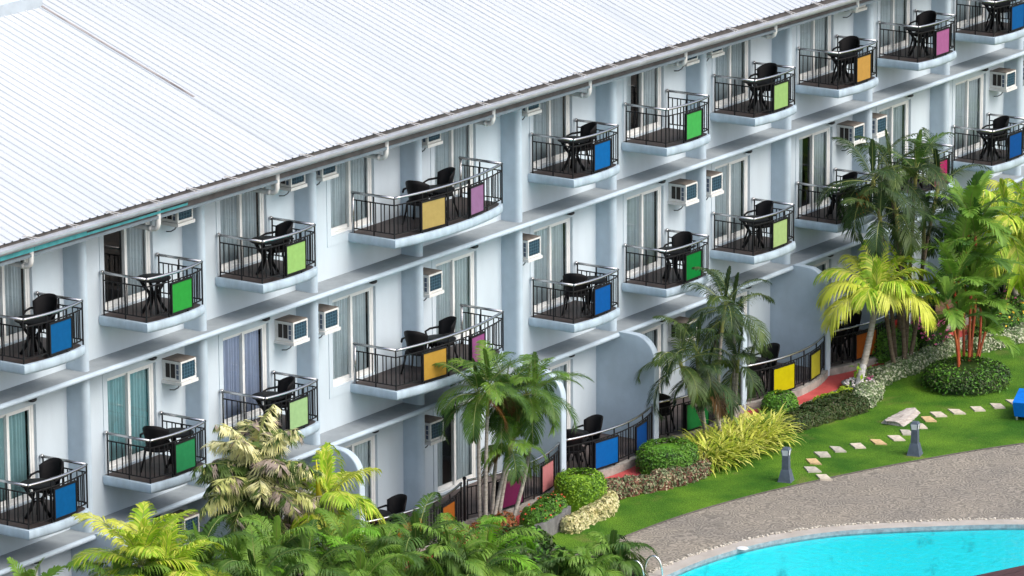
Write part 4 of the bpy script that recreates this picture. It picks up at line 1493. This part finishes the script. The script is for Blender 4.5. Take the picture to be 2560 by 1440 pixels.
# dark areca clump by the green terrace panels
palm_cluster("areca_palm", "dark areca palm clump standing in the striped lily bed", PG,
             [((1770, 1115), (1742, 880), 2.25), ((1782, 1110), (1700, 905), 2.15), ((1800, 1105), (1812, 765), 2.35), ((1822, 1100), (1832, 780), 2.20), ((1836, 1100), (1845, 900), 2.4), ((1808, 1105), (1770, 940), 2.5)],
             lambda i: dict(mats=[G['dark'], G['dark2'], G['areca'], G['brown']] if i != 3 else [G['dark2'], G['dark'], G['bright'], G['brown']],
                            nf=8 if i < 4 else 6, L=1.45 if i < 4 else 1.05, el=(-0.45, 1.25), droop=(1.4, 2.3), ll=0.38, lw=0.023, nl=52, explicit=[(70 * i - 30, -0.9, 0.9, 0.6, 3)] if i % 2 else None, hang=0.55, vee=0.2), [T['grey'], T['green']], 0.050, 0.036, top=(0.2, 1.15), seed=23)
# tall dark clump against the middle-floor balconies
palm_cluster("areca_palm", "tall dark areca palm clump reaching the middle-floor orange-panel balcony", PG,
             [((2240, 900), (2182, 450), 2.3), ((2252, 900), (2228, 430), 2.1), ((2262, 900), (2290, 425), 2.4), ((2276, 900), (2345, 470), 2.2), ((2262, 895), (2240, 520), 2.6), ((2270, 895), (2310, 560), 2.5), ((2240, 895), (2200, 540), 2.6)],
             lambda i: dict(mats=[G['dark'], G['dark2'], G['dark2'], G['areca']] if i != 2 else [G['areca'], G['dark'], G['areca2'], G['areca']],
                            nf=8 if i < 4 else 6, L=1.65 if i < 4 else 1.35, el=(-0.4, 1.3), droop=(1.2, 2.1), ll=0.42, lw=0.027, nl=46, hang=0.5, vee=0.2), [T['brown'], T['green']], 0.055, 0.04, top=(0.16, 1.15), seed=37)
# lime yellow palm
palm_cluster("yellow_palm", "lime yellow palm with drooping fronds and a whitewashed leaning trunk", PG,
             [((2138, 1000), (2192, 745), 2.75)],
             lambda i: dict(mats=[G['lime'], G['yellow'], G['yellow'], G['yellow']], nf=0, L=1.5, ll=0.56, lw=0.045, nl=50, hang=0.75, vee=0.16, m2=1, p2=0.4, spear=1, explicit=[(8, 1.05, 1.75, 2.0, 0), (-14, 0.85, 1.8, 2.2, 0), (24, 0.65, 1.6, 1.9, 1), (-40, 0.55, 1.95, 2.2, 1), (172, 1.05, 1.8, 2.0, 0), (196, 0.85, 1.7, 2.2, 1), (160, 0.65, 1.6, 2.0, 0), (212, 0.4, 1.7, 2.0, 1), (70, 1.32, 1.45, 0.8, 0), (105, 1.35, 1.5, 0.9, 0), (130, 1.15, 1.5, 1.3, 1), (45, 1.15, 1.5, 1.3, 0), (-75, 0.95, 1.2, 2.2, 1), (250, 0.95, 1.15, 2.1, 0), (90, 0.7, 1.5, 1.6, 0), (0, 0.35, 1.6, 1.9, 1), (-55, 1.1, 1.3, 1.9, 0)]),
             [T['grey'], T['green'], T['white']], 0.095, 0.065, top=(0.10, 1.0, 0.36), seed=41)
# sealing-wax palm clump
rp = [((2410, 955), (2424, 535), 3.9), ((2416, 955), (2438, 590), 4.0), ((2404, 960), (2404, 640), 3.85), ((2398, 955), (2384, 705), 4.05), ((2428, 955), (2450, 670), 3.95), ((2434, 955), (2452, 760), 4.1), ((2408, 958), (2402, 790), 4.2), ((2440, 950), (2464, 830), 4.2), ((2422, 950), (2428, 715), 4.15), ((2396, 950), (2366, 760), 4.2)]
palm_cluster("sealing_wax_palm", "red-stemmed palm clump rising from a round clipped hedge on the lawn", PG, rp,
             lambda i: dict(mats=[G['red2'], G['red'], G['red2'], G['bright']], nf=11 if i < 6 else 7, L=1.28 if i < 6 else 1.0, el=(0.3, 1.4), droop=(0.6, 1.6), ll=0.42, lw=0.045, nl=32, hang=0.3, vee=0.25, side_ang=48),
             [T['red'], T['red']], 0.036, 0.03, top=(0.2, 1.1), seed=53)
# yellow palm at the right edge
palm_cluster("yellow_palm", "bright yellow palm at the right edge above the red-stemmed palm", PG,
             [((2545, 860), (2515, 560), 2.3), ((2575, 870), (2575, 540), 2.2)],
             lambda i: dict(mats=[G['lime'], G['yellow'], G['lime'], G['lemon']], nf=14, L=1.9, el=(-0.2, 1.3), droop=(1.0, 2.3), ll=0.55, lw=0.045, nl=40, hang=0.8, vee=0.1, m2=1, p2=0.35),
             [T['grey'], T['green']], 0.09, 0.06, top=(0.12, 1.0), seed=61)
# yellow palms at lower left
palm_cluster("yellow_palm", "lime and yellow palm in the foreground below the leftmost green-panel balcony", PG,
             [((352, 1600), (352, 1412), 4.9), ((400, 1610), (412, 1440), 5.1)],
             lambda i: dict(mats=[G['lime'], G['yellow'], G['lemon'], G['yellow']], nf=14, L=1.5, el=(0.05, 1.4), droop=(0.8, 2.0), ll=0.48, lw=0.042, nl=40, hang=0.5, vee=0.2, m2=1, p2=0.35),
             [T['grey'], T['green']], 0.08, 0.06, seed=71)
palm_cluster("yellow_palm", "yellow palm with upright spear leaf in front of the leftmost rounded partition", PG,
             [((800, 1560), (818, 1245), 3.7)],
             lambda i: dict(mats=[G['lime'], G['yellow'], G['lemon'], G['lemon']], nf=16, L=1.45, el=(-0.35, 1.15), droop=(0.9, 2.1), ll=0.50, lw=0.045, nl=40, hang=0.7, vee=0.15, m2=1, p2=0.4, spear=2),
             [T['grey'], T['green']], 0.08, 0.06, seed=79)
sp = [o for o in C.objects if o.get("label", "").startswith("yellow palm with upright")][0]
b = MB(); c0 = at(800, 1262, 3.7) - sp.location
b.tube([c0, c0 + Vector((-0.02, 0.02, 0.35)), c0 + Vector((-0.05, 0.04, 0.95))], 0.085, 6, r1=0.008)
b.build("spear_leaf", G['lemon'], sp, True)
palm_cluster("areca_palm", "single green palm top poking up at the bottom left corner", PG,
             [((70, 1640), (78, 1500), 3.3)],
             lambda i: dict(mats=[G['areca2'], G['bright'], G['areca2']], nf=7, L=1.0, el=(0.5, 1.45), droop=(0.5, 1.2), ll=0.34, lw=0.04, nl=30, hang=0.4, vee=0.3, spear=2),
             [T['grey'], T['green']], 0.05, 0.04, seed=83)


# variegated fishtail palm
def fish_crown(top, seed, parent, nf, L, pal, el=(-0.2, 1.2)):
    r = random.Random(seed)
    b = MB()
    for i in range(nf):
        t = i / (nf - 1)
        az = i * 2.39996 + r.uniform(-0.3, 0.3)
        e = el[1] + (el[0] - el[1]) * t + r.uniform(-0.1, 0.1); droop = 1.0 + 0.5 * t
        n = 24; p = Vector(top) + Vector((0, 0, -0.55 * t)); pts = []; tans = []
        for k in range(n + 1):
            d = Vector((math.cos(e) * math.cos(az), math.cos(e) * math.sin(az), math.sin(e)))
            pts.append(p.copy()); tans.append(d); p = p + d * (L * r.uniform(0.95, 1.05) / n); e -= droop / n * (0.5 + k / n)
        b.tube(pts, 0.016, 4, len(pal), cap=False, r1=0.004)
        base_m = r.choices(range(len(pal)), [3, 3, 5, 1.3])[0] if t > 0.4 else r.choices([0, 1, 2], [6, 3, 1])[0]
        for k in range(2, n + 1):
            sd = Vector((tans[k].y, -tans[k].x, 0)).normalized()
            for sg in (-1, 1):
                for rep in range(2):
                    m = base_m if r.random() < 0.62 else r.choices(range(len(pal)), [2, 3, 4, 1.5])[0]
                    q = pts[k] + tans[k] * r.uniform(-0.03, 0.03)
                    d = (sd * sg * r.uniform(0.35, 1.0) + tans[k] * r.uniform(0.0, 0.6) + Vector((r.uniform(-.2, .2), r.uniform(-.2, .2), r.uniform(-1.1, 0.1)))).normalized()
                    ln = r.uniform(0.20, 0.34) * (0.6 + 0.7 * math.sin(PI * min(1, k / n * 0.9 + 0.1))) * (1.0 if k < n else 1.25)
                    w = d.cross(Vector((0, 0, 1)) + Vector((r.uniform(-.6, .6), r.uniform(-.6, .6), 0))).normalized()
                    dn = Vector((0, 0, -0.16 * ln))
                    wd = ln * r.uniform(0.22, 0.34)
                    a1 = q + d * ln * 0.55 + dn * 0.5
                    b.face([q, a1 + w * wd * 0.6, a1 - w * wd * 0.45], m)
                    # ragged fishtail end: three teeth
                    e1 = q + d * ln * 1.0 + dn * 1.6 + w * wd * 0.75; e2 = q + d * ln * 0.95 + dn * 1.7 + w * wd * 0.05; e3 = q + d * ln * 0.86 + dn * 1.5 - w * wd * 0.6
                    b.face([a1 + w * wd * 0.6, e1, a1 + w * wd * 0.2], m)
                    b.face([a1 + w * wd * 0.25, e2, a1 - w * wd * 0.15], m)
                    b.face([a1 - w * wd * 0.1, e3, a1 - w * wd * 0.45], m)
    return b.build("crown", pal + [T['rib']], parent)


B = at(652, 1560, 3.3); B.z = 0
fp = empty("fishtail_palm", B)
tag(fp, "variegated fishtail palm with cream and withered leaves at lower left", "palm", PG)
A = at(640, 1130, 3.3)
stem("trunk", (0, 0, 0), rel(A, B), 0.085, 0.05, [T['brown'], T['brown']], fp, 0.06, 5)
pal = [G['cream'], G['cream2'], G['fish'], G['mauve']]
fish_crown(rel(at(640, 1135, 3.3), B), 5, fp, 18, 1.12, [G['cream'], G['cream'], G['fish'], G['mauve']], el=(0.0, 1.25))
fish_crown(rel(at(636, 1190, 3.3), B), 6, fp, 17, 1.38, [G['cream2'], G['fish'], G['fish'], G['mauve']], el=(-0.15, 0.85))
fish_crown(rel(at(700, 1255, 3.2), B), 9, fp, 11, 1.2, [G['mauve'], G['cream2'], G['fish'], G['cream']], el=(-0.1, 0.7))
b = MB()
s0 = Vector(rel(at(672, 1215, 3.4), B))
r = random.Random(4)
for i in range(26):
    a = r.random() * 2 * PI; rd = 0.13 * math.sqrt(r.random())
    q = s0 + Vector((math.cos(a) * rd, math.sin(a) * rd, 0))
    b.tube([s0 + Vector((0, 0, 0.22)), q + Vector((0, 0, 0.12)), q + Vector((0, 0, -0.30 + r.uniform(-0.06, 0.06)))], 0.014, 4)
b.build("fruit_stalks", G['areca2'], fp)

# foreground palms along the bottom edge
fg = [(300, 1505, 4.6, 0), (410, 1500, 5.2, 1), (505, 1425, 4.8, 0), (590, 1458, 5.4, 2), (690, 1402, 4.9, 0), (770, 1445, 5.6, 1), (865, 1400, 5.0, 2), (955, 1430, 5.5, 0), (1040, 1388, 4.8, 1), (1130, 1425, 5.4, 0), (1215, 1400, 4.8, 2), (1305, 1395, 5.2, 0), (1395, 1412, 4.9, 1), (1470, 1425, 5.3, 0), (1530, 1440, 5.0, 1), (640, 1490, 6.0, 1), (900, 1480, 6.2, 2), (1180, 1475, 6.0, 1), (1400, 1480, 5.9, 0)]
order = sorted(range(len(fg)), key=lambda i: fg[i][0])
for rank, i in enumerate(order):
    px, py, v, kind = fg[i]
    small = px > 1290
    v += 0.7 if small else 0.0
    A = at(px, py + (-2 if px < 1250 else 185 if px > 1350 else 95), v)
    B = Vector((A.x, A.y, 0))
    root = empty("foreground_palm", B)
    tag(root, "bushy green palm, %s from the left along the bottom edge of the picture" % (ORD + ["seventeenth", "eighteenth", "nineteenth"])[rank], "palm", "foreground palms along the bottom edge")
    r = random.Random(100 + i)
    mats = [[G['areca2'], G['areca'], G['bright'], G['bright']], [G['areca'], G['areca2'], G['areca2'], G['brown']], [G['areca2'], G['bright'], G['areca'], G['lime']]][kind]
    for s in range(2):
        ox, oy, oz = (0, 0, 0) if s == 0 else (r.uniform(-0.4, 0.4), r.uniform(-0.4, 0.4), -r.uniform(0.2, 0.5))
        zt = max(0.30 if small else 0.5, A.z + oz)
        stem("trunk", (ox * 0.3, oy * 0.3, 0), (ox, oy, zt), 0.05, 0.04, [T['green'], T['green']], root, 0.05, i * 3 + s)
        crown("crown", (ox, oy, zt), 200 + i * 3 + s, mats, 12 if s == 0 else 6, (1.5 if s == 0 else 1.1) * (0.66 if small else 1.0), root, el=(0.45, 1.4), droop=(1.5, 2.8), ll=0.42, lw=0.032, nl=44, hang=0.7, vee=0.28, spear=1)


# ---- hedges and beds
def leaf(b, p, nrm, s, r, m, asp=0.5, jit=0.7):
    n = (Vector(nrm) + Vector((r.uniform(-jit, jit), r.uniform(-jit, jit), r.uniform(-jit * 0.6, jit)))).normalized()
    a = n.cross(Vector((r.uniform(-1, 1), r.uniform(-1, 1), r.uniform(-1, 1))))
    if a.length < 1e-3: a = Vector((1, 0, 0))
    a.normalize(); c = n.cross(a)
    p = Vector(p)
    b.face([p - a * s * 0.5, p - c * s * asp * 0.5 + n * s * 0.06, p + a * s * 0.55, p + c * s * asp * 0.5 + n * s * 0.06], m)


def hedge(name, label, cat, blobs, mats, wts, dens, size, seed, group=None, box=0.35, flowers=None, asp=0.5, body=True, jit=0.7, flat=None, kind=None, parent=None, loc=None):
    """blobs: list of (x, y, z0, rx, ry, rz); a superellipsoid shell of leaves from z0 upward"""
    r = random.Random(seed)
    b = MB()
    k = len(mats)
    inside = lambda p, skip: any(i != skip and ((p.x - q[0]) / q[3]) ** 2 + ((p.y - q[1]) / q[4]) ** 2 + (max(0, p.z - q[2]) / q[5]) ** 2 < 0.80 for i, q in enumerate(blobs))
    for bi, (x, y, z0, rx, ry, rz) in enumerate(blobs):
        area = PI * (rx + ry) * rz * 1.1 + PI * rx * ry
        for i in range(int(area * dens)):
            ph = r.random() * 2 * PI
            cz = r.random() ** 0.8
            sz = math.sqrt(max(0, 1 - cz * cz))
            e = box
            sg = lambda v_: math.copysign(abs(v_) ** e, v_)
            # squarer profile: push radius out
            hr = sz ** e if sz > 0 else 0
            hz = cz ** (e * 1.25)
            n = Vector((math.cos(ph) * sz / rx, math.sin(ph) * sz / ry, cz / rz)).normalized()
            f = r.uniform(0.90, 1.04)
            p = Vector((x + rx * math.cos(ph) * hr * f, y + ry * math.sin(ph) * hr * f, z0 + rz * hz * r.uniform(0.93, 1.05)))
            if len(blobs) > 1 and inside(p, bi): continue
            m = r.choices(range(k), wts)[0]
            leaf(b, p, n, size * r.uniform(0.7, 1.25), r, m, asp, jit)
        if body:
            nn, kk = 14, 6
            rows = []
            for a in range(kk + 1):
                cz = a / kk; sz = math.sqrt(max(0, 1 - cz * cz))
                rows.append([(x + rx * 0.88 * math.cos(2 * PI * j / nn) * (sz ** box if sz > 0 else 0), y + ry * 0.88 * math.sin(2 * PI * j / nn) * (sz ** box if sz > 0 else 0), z0 + rz * 0.88 * cz ** (box * 1.25)) for j in range(nn + 1)])
            ring_mesh(b, rows, flat if flat is not None else 0)
    o = b.build(name, mats, parent, False, loc)
    if flowers:
        fm, nfl, fs = flowers
        fb = MB()
        for i in range(nfl):
            x, y, z0, rx, ry, rz = r.choice(blobs)
            ph = r.random() * 2 * PI; cz = r.random() ** 0.6; sz = math.sqrt(1 - cz * cz)
            p = Vector((x + rx * math.cos(ph) * sz ** box, y + ry * math.sin(ph) * sz ** box, z0 + rz * cz ** (box * 1.25) * 1.03 + 0.02))
            for q in range(3): leaf(fb, p + Vector((r.uniform(-.02, .02), r.uniform(-.02, .02), r.uniform(-.01, .02))), (0, 0, 1), fs * r.uniform(0.7, 1.2), r, 0, 0.9, 1.0)
        tag(fb.build("flowers", fm, o), kind="stuff")
    if label: tag(o, label, cat, group, kind)
    return o


H = {}
H['lime1'] = leafmat("hedge_lime", (0.145, 0.319, 0.017), (0.275, 0.464, 0.029), trans=0.2)
H['lime2'] = leafmat("hedge_midgreen", (0.065, 0.160, 0.014), (0.116, 0.246, 0.020), trans=0.2)
H['gr1'] = leafmat("hedge_green", (0.080, 0.232, 0.022), (0.131, 0.319, 0.029), trans=0.2)
H['gr2'] = leafmat("hedge_deep_green", (0.020, 0.055, 0.010), (0.04, 0.085, 0.014), trans=0.2)
H['dk1'] = leafmat("hedge_olive", (0.038, 0.058, 0.016), (0.065, 0.09, 0.022), trans=0.15)
H['dk2'] = leafmat("hedge_brownish", (0.050, 0.045, 0.022), (0.08, 0.07, 0.03), trans=0.15)
H['cr1'] = leafmat("coleus_cream", (0.62, 0.56, 0.27), (0.72, 0.68, 0.42), trans=0.2)
H['cr2'] = leafmat("coleus_green_edge", (0.34, 0.36, 0.14), (0.48, 0.48, 0.22), trans=0.2)
H['ct1'] = leafmat("croton_maroon", (0.14, 0.055, 0.040), (0.24, 0.11, 0.07), trans=0.15)
H['ct2'] = leafmat("croton_green", (0.11, 0.16, 0.07), (0.22, 0.26, 0.13), trans=0.15)
H['ct3'] = leafmat("croton_pale", (0.40, 0.36, 0.22), (0.50, 0.42, 0.28), trans=0.15)
H['vw1'] = leafmat("variegated_white", (0.46, 0.50, 0.34), (0.58, 0.60, 0.45), trans=0.2)
H['vw2'] = leafmat("variegated_green", (0.11, 0.19, 0.07), (0.20, 0.28, 0.12), trans=0.2)
H['yl'] = leafmat("groundcover_lime", (0.24, 0.36, 0.015), (0.36, 0.46, 0.03), trans=0.2)
FLW = dict(red=mat("red_flowers", (0.55, 0.09, 0.03), 0.6), pink=mat("pink_flowers", (0.62, 0.13, 0.32), 0.6, var=0.3, vscale=10), yel=mat("yellow_flowers", (0.75, 0.50, 0.03), 0.6),
           white=mat("white_flowers", (0.72, 0.68, 0.66), 0.6))


def G2(px, py): 
    g = gnd(px, py); return g.x, g.y


def band(pts, wid, hgt, z0=0.0, step=0.30):
    """blobs along a ground polyline given in (u, v)"""
    out = []
    r = random.Random(len(pts) * 17 + int(wid * 100))
    for i in range(len(pts) - 1):
        a, c = Vector((pts[i][0], -pts[i][1])), Vector((pts[i + 1][0], -pts[i + 1][1]))
        k = max(1, int((c - a).length / step))
        for j in range(k):
            p = a.lerp(c, j / k)
            out.append((p.x, p.y, z0, wid * r.uniform(0.85, 1.15), wid * r.uniform(0.85, 1.15), hgt * r.uniform(0.85, 1.1)))
    p = pts[-1]; out.append((p[0], -p[1], z0, wid, wid, hgt))
    return out


hedge("round_shrub", "bright lime clipped shrub inside the cream coleus border", "shrub", [(17.3, -2.42, 0, 0.58, 0.58, 0.80)], [H['lime1'], H['lime2']], [3, 2], 900, 0.065, 1, box=0.33)
hedge("clipped_hedge", "bright green square-clipped shrub left of the striped lily bed", "shrub", [(20.55, -2.62, 0, 0.80, 0.66, 0.74)], [H['gr1'], H['lime2'], H['gr2']], [2.5, 2, 1], 900, 0.065, 2, box=0.36)
hedge("flowering_shrub", "low green shrub with red flowers spilling over a grey planter wall", "shrub", band([(15.0, 2.75), (15.6, 2.65), (16.05, 2.5)], 0.36, 0.60), [H['gr1'], H['gr2'], H['lime2']], [2, 1, 2], 800, 0.065, 3, flowers=(FLW['red'], 70, 0.05), box=0.5)
pw = MB()
pts = [(14.5, -3.10), (15.2, -3.1), (15.8, -3.0), (16.3, -2.84)]
for i in range(3):
    (xa, ya), (xb, yb) = pts[i], pts[i + 1]
    pw.face([(xa, ya, 0), (xb, yb, 0), (xb, yb, 0.36), (xa, ya, 0.36)]); pw.face([(xa, ya, 0.36), (xb, yb, 0.36), (xb - 0.05, yb + 0.12, 0.36), (xa - 0.05, ya + 0.12, 0.36)])
o = pw.build("planter_wall", mat("planter_concrete", (0.15, 0.15, 0.15), 0.9, var=0.3, vscale=6))
tag(o, "low grey curved planter wall under the red-flowering shrub", "planter")
hedge("coleus_border", "cream coleus border curving round the lime clipped shrub", "flower bed", band([(15.7, 3.25), (16.4, 3.2), (17.1, 3.15), (17.7, 2.9), (17.95, 2.5), (17.85, 2.15)], 0.24, 0.34), [H['cr1'], H['cr2']], [4, 1.4], 700, 0.085, 4, box=0.6, asp=0.7, jit=0.9, flat=1)
hedge("croton_border", "mottled maroon and green croton border in front of the square-clipped shrub", "flower bed", band([(18.0, 2.42), (18.8, 2.75), (19.6, 3.05), (20.4, 3.25), (21.0, 3.2), (21.35, 2.95)], 0.27, 0.38), [H['ct2'], H['ct1'], H['ct3']], [3, 2, 1.5], 650, 0.09, 5, box=0.6, asp=0.5, jit=1.0, flat=1)
hedge("round_shrub", "small round green shrub beside the dark hedge and red path", "shrub", [(26.0, -2.25, 0, 0.50, 0.42, 0.62)], [H['gr1'], H['lime2'], H['gr2']], [3, 1, 1], 900, 0.065, 6, box=0.5)
hedge("dark_hedge", "low dark olive hedge between the striped lilies and the whitewashed palm", "hedge", band([(25.2, 2.95), (26.0, 3.12), (26.8, 3.25), (27.5, 3.38)], 0.36, 0.35) + band([(25.8, 2.78), (27.0, 2.88), (27.9, 3.0)], 0.28, 0.34), [H['dk1'], H['dk2'], H['gr2']], [2.4, 0.5, 2.2], 800, 0.065, 7, box=0.5)
hedge("groundcover", "yellow-green groundcover patch between red path and dark hedge", "plant bed", band([(27.3, 2.58), (27.9, 2.60), (28.4, 2.62)], 0.22, 0.28), [H['yl'], H['lime1']], [3, 1], 700, 0.075, 8, box=0.6)
hedge("variegated_border", "white-variegated border winding behind the lime yellow palm", "flower bed", band([(28.0, 3.3), (28.6, 3.1), (29.2, 2.85), (29.6, 2.55), (30.4, 2.55), (31.2, 2.62), (32.0, 2.66), (32.8, 2.55), (33.6, 2.45)], 0.34, 0.34) + band([(29.2, 2.65), (30.2, 2.55)], 0.26, 0.30), [H['vw2'], H['vw1']], [2.3, 2], 620, 0.085, 9, box=0.6, asp=0.55, jit=0.9)
hedge("round_shrub", "large round clipped shrub behind the lime yellow palm", "shrub", [(31.9, -1.75, 0.05, 0.95, 0.60, 0.85)], [H['gr1'], H['gr2'], H['lime2']], [2, 1.6, 1], 700, 0.07, 10, box=0.5)
hedge("round_hedge", "round clipped hedge ringing the red-stemmed palm", "hedge", [(30.95, -4.45, 0, 1.12, 1.02, 0.52)], [H['gr2'], H['gr1'], H['dk1']], [2.6, 1.6, 1], 800, 0.075, 11, box=0.42)
# pink bougainvillea in a dark bowl
M['bowl'] = mat("dark_bowl", (0.03, 0.03, 0.035), 0.5)
g = gnd(2320, 882)
pt = empty("flower_bowl", (g.x, g.y, 0))
tag(pt, "dark bowl planter overflowing with pink flowers beside the variegated border", "planter")
b = MB(); b.lathe((0, 0, 0), [(0.0, 0.02), (0.22, 0.02), (0.40, 0.22), (0.46, 0.34), (0.42, 0.34), (0.36, 0.24), (0.0, 0.20)], 20); b.build("bowl", M['bowl'], pt, True)
hedge("foliage", None, None, [(0, 0, 0.26, 0.52, 0.50, 0.58)], [H['gr2'], H['gr1']], [2, 1], 500, 0.06, 12, flowers=(FLW['pink'], 260, 0.07), box=0.7, parent=pt)
g = gnd(2147, 992)
pt = empty("flower_bowl", (g.x + 0.25, g.y + 0.1, 0.0))
tag(pt, "shallow grey bowl of white and pink flowers behind the whitewashed palm trunk", "planter")
b = MB(); b.lathe((0, 0, 0), [(0.0, 0.05), (0.20, 0.05), (0.44, 0.24), (0.47, 0.28), (0.43, 0.28), (0.30, 0.22), (0.0, 0.20)], 20); b.build("bowl", mat("grey_bowl", (0.13, 0.13, 0.14), 0.6), pt, True)
hedge("foliage", None, None, [(0, 0, 0.20, 0.38, 0.38, 0.14)], [H['vw2'], H['gr1']], [1, 1], 400, 0.06, 13, flowers=(FLW['white'], 80, 0.075), box=0.8, parent=pt)
fb = MB(); r = random.Random(8)
for i in range(26):
    p = Vector((0.18 + r.uniform(-0.12, 0.12), -0.10 + r.uniform(-0.1, 0.1), 0.36 + r.uniform(-0.02, 0.05)))
    leaf(fb, p, (0, 0, 1), 0.07, r, 0, 0.9, 1.0)
fb.build("pink_flowers", FLW['pink'], pt)
hedge("flowering_shrub", "dark shrub with yellow flowers right of the red-stemmed palm", "shrub", band([(35.0, 2.75), (35.8, 2.75), (36.6, 2.7)], 0.45, 0.55), [H['gr2'], H['gr1']], [2, 1], 550, 0.075, 14, flowers=(FLW['yel'], 70, 0.06), box=0.6)
hedge("flowering_shrub", "dark shrub with pink flowers at the right edge by the terrace", "shrub", band([(37.0, 2.2), (38.0, 2.25), (38.8, 2.25)], 0.55, 0.75), [H['gr2'], H['dk2'], H['gr1']], [2, 1, 1], 500, 0.08, 15, flowers=(FLW['pink'], 60, 0.07), box=0.7)
hedge("variegated_border", "white-variegated border below the yellow flowers at right", "flower bed", band([(34.0, 3.05), (34.8, 3.25), (35.6, 3.4), (36.6, 3.5)], 0.34, 0.32), [H['vw2'], H['vw1']], [2, 2.4], 600, 0.085, 16, box=0.6, asp=0.55, jit=0.9)
hedge("orange_shrub", "rusty orange low shrub under the orange terrace panel", "shrub", band([(12.6, 2.5), (13.6, 2.45), (14.3, 2.4)], 0.36, 0.62), [leafmat("rusty_leaf", (0.30, 0.09, 0.03), (0.40, 0.15, 0.05)), H['gr2']], [3, 1], 600, 0.07, 17, box=0.6)
# leafy sprout tied to the whitewashed trunk
g = at(2150, 925, 2.7)
b = MB(); r = random.Random(6)
for i in range(26):
    leaf(b, Vector((r.uniform(-0.25, 0.25), r.uniform(-0.2, 0.2), r.uniform(-0.35, 0.12))), (0, -0.5, 0.6), 0.16, r, i % 2, 0.5, 0.9)
b.tube([(0, 0, -0.45), (0.02, 0.0, 0.05)], 0.012, 4)
o = b.build("trunk_orchid", [G['areca2'], G['lime']], None, False, g)
tag(o, "leafy orchid tied to the whitewashed palm trunk", "plant")

# striped lily bed: arching strap leaves
SL = [leafmat("lily_yellow", (0.62, 0.64, 0.11), (0.72, 0.72, 0.20), trans=0.25), leafmat("lily_lime", (0.42, 0.52, 0.05), (0.54, 0.60, 0.09), trans=0.25), leafmat("lily_green", (0.12, 0.22, 0.02), (0.18, 0.28, 0.03), trans=0.25)]
b = MB(); r = random.Random(21)
poly = [(21.2, 3.15), (22.2, 3.40), (23.4, 3.42), (24.3, 3.25), (24.75, 2.9), (24.4, 2.5), (23.2, 2.4), (22.0, 2.45), (21.3, 2.7)]


def inpoly(x, y, P):
    c = False; j = len(P) - 1
    for i in range(len(P)):
        if (P[i][1] > y) != (P[j][1] > y) and x < (P[j][0] - P[i][0]) * (y - P[i][1]) / (P[j][1] - P[i][1]) + P[i][0]: c = not c
        j = i
    return c


cnt = 0
while cnt < 150:
    u, v = r.uniform(21.1, 24.9), r.uniform(2.3, 3.5)
    if not inpoly(u, v, poly): continue
    cnt += 1
    for k in range(17):
        az = r.random() * 2 * PI; e = r.uniform(0.45, 1.35); L = r.uniform(0.60, 1.02); dr = r.uniform(1.1, 2.4)
        p = Vector((u + r.uniform(-.05, .05), -v + r.uniform(-.05, .05), 0.0)); n = 6
        wd = r.uniform(0.021, 0.035)
        m = r.choices([0, 1, 2], [4, 3, 1.6])[0]
        prev = None
        for s in range(n + 1):
            d = Vector((math.cos(e) * math.cos(az), math.cos(e) * math.sin(az), math.sin(e)))
            sd = Vector((-math.sin(az), math.cos(az), 0))
            w = wd * (1 - (s / n) ** 2.2) * (0.7 + 0.6 * min(1, s / 2))
            cur = (p - sd * w, p + sd * w)
            if prev: b.face([prev[0], prev[1], cur[1], cur[0]], m)
            prev = cur
            p = p + d * (L / n); e -= dr / n * (0.4 + 1.2 * s / n)
o = b.build("striped_lily_bed", SL)
tag(o, "bed of arching yellow-striped lily leaves beside the lawn", "plant bed")
# spare greenery under the foreground palms
hedge("groundcover", "low green planting filling the bed under the foreground palms", "groundcover", [(x, -v, 0, 0.9, 0.7, 0.55 + 0.1 * (i % 3)) for i, (x, v) in enumerate([(x * 1.15 - 6, 3.3 + 0.9 * (j % 2) + j * 0.5) for x in range(19) for j in range(3) if x * 1.15 - 6 + j * 0.5 < 13.8])],
      [H['gr2'], H['gr1'], H['dk1']], [2, 1, 1], 110, 0.16, 31, box=0.6, kind="stuff")
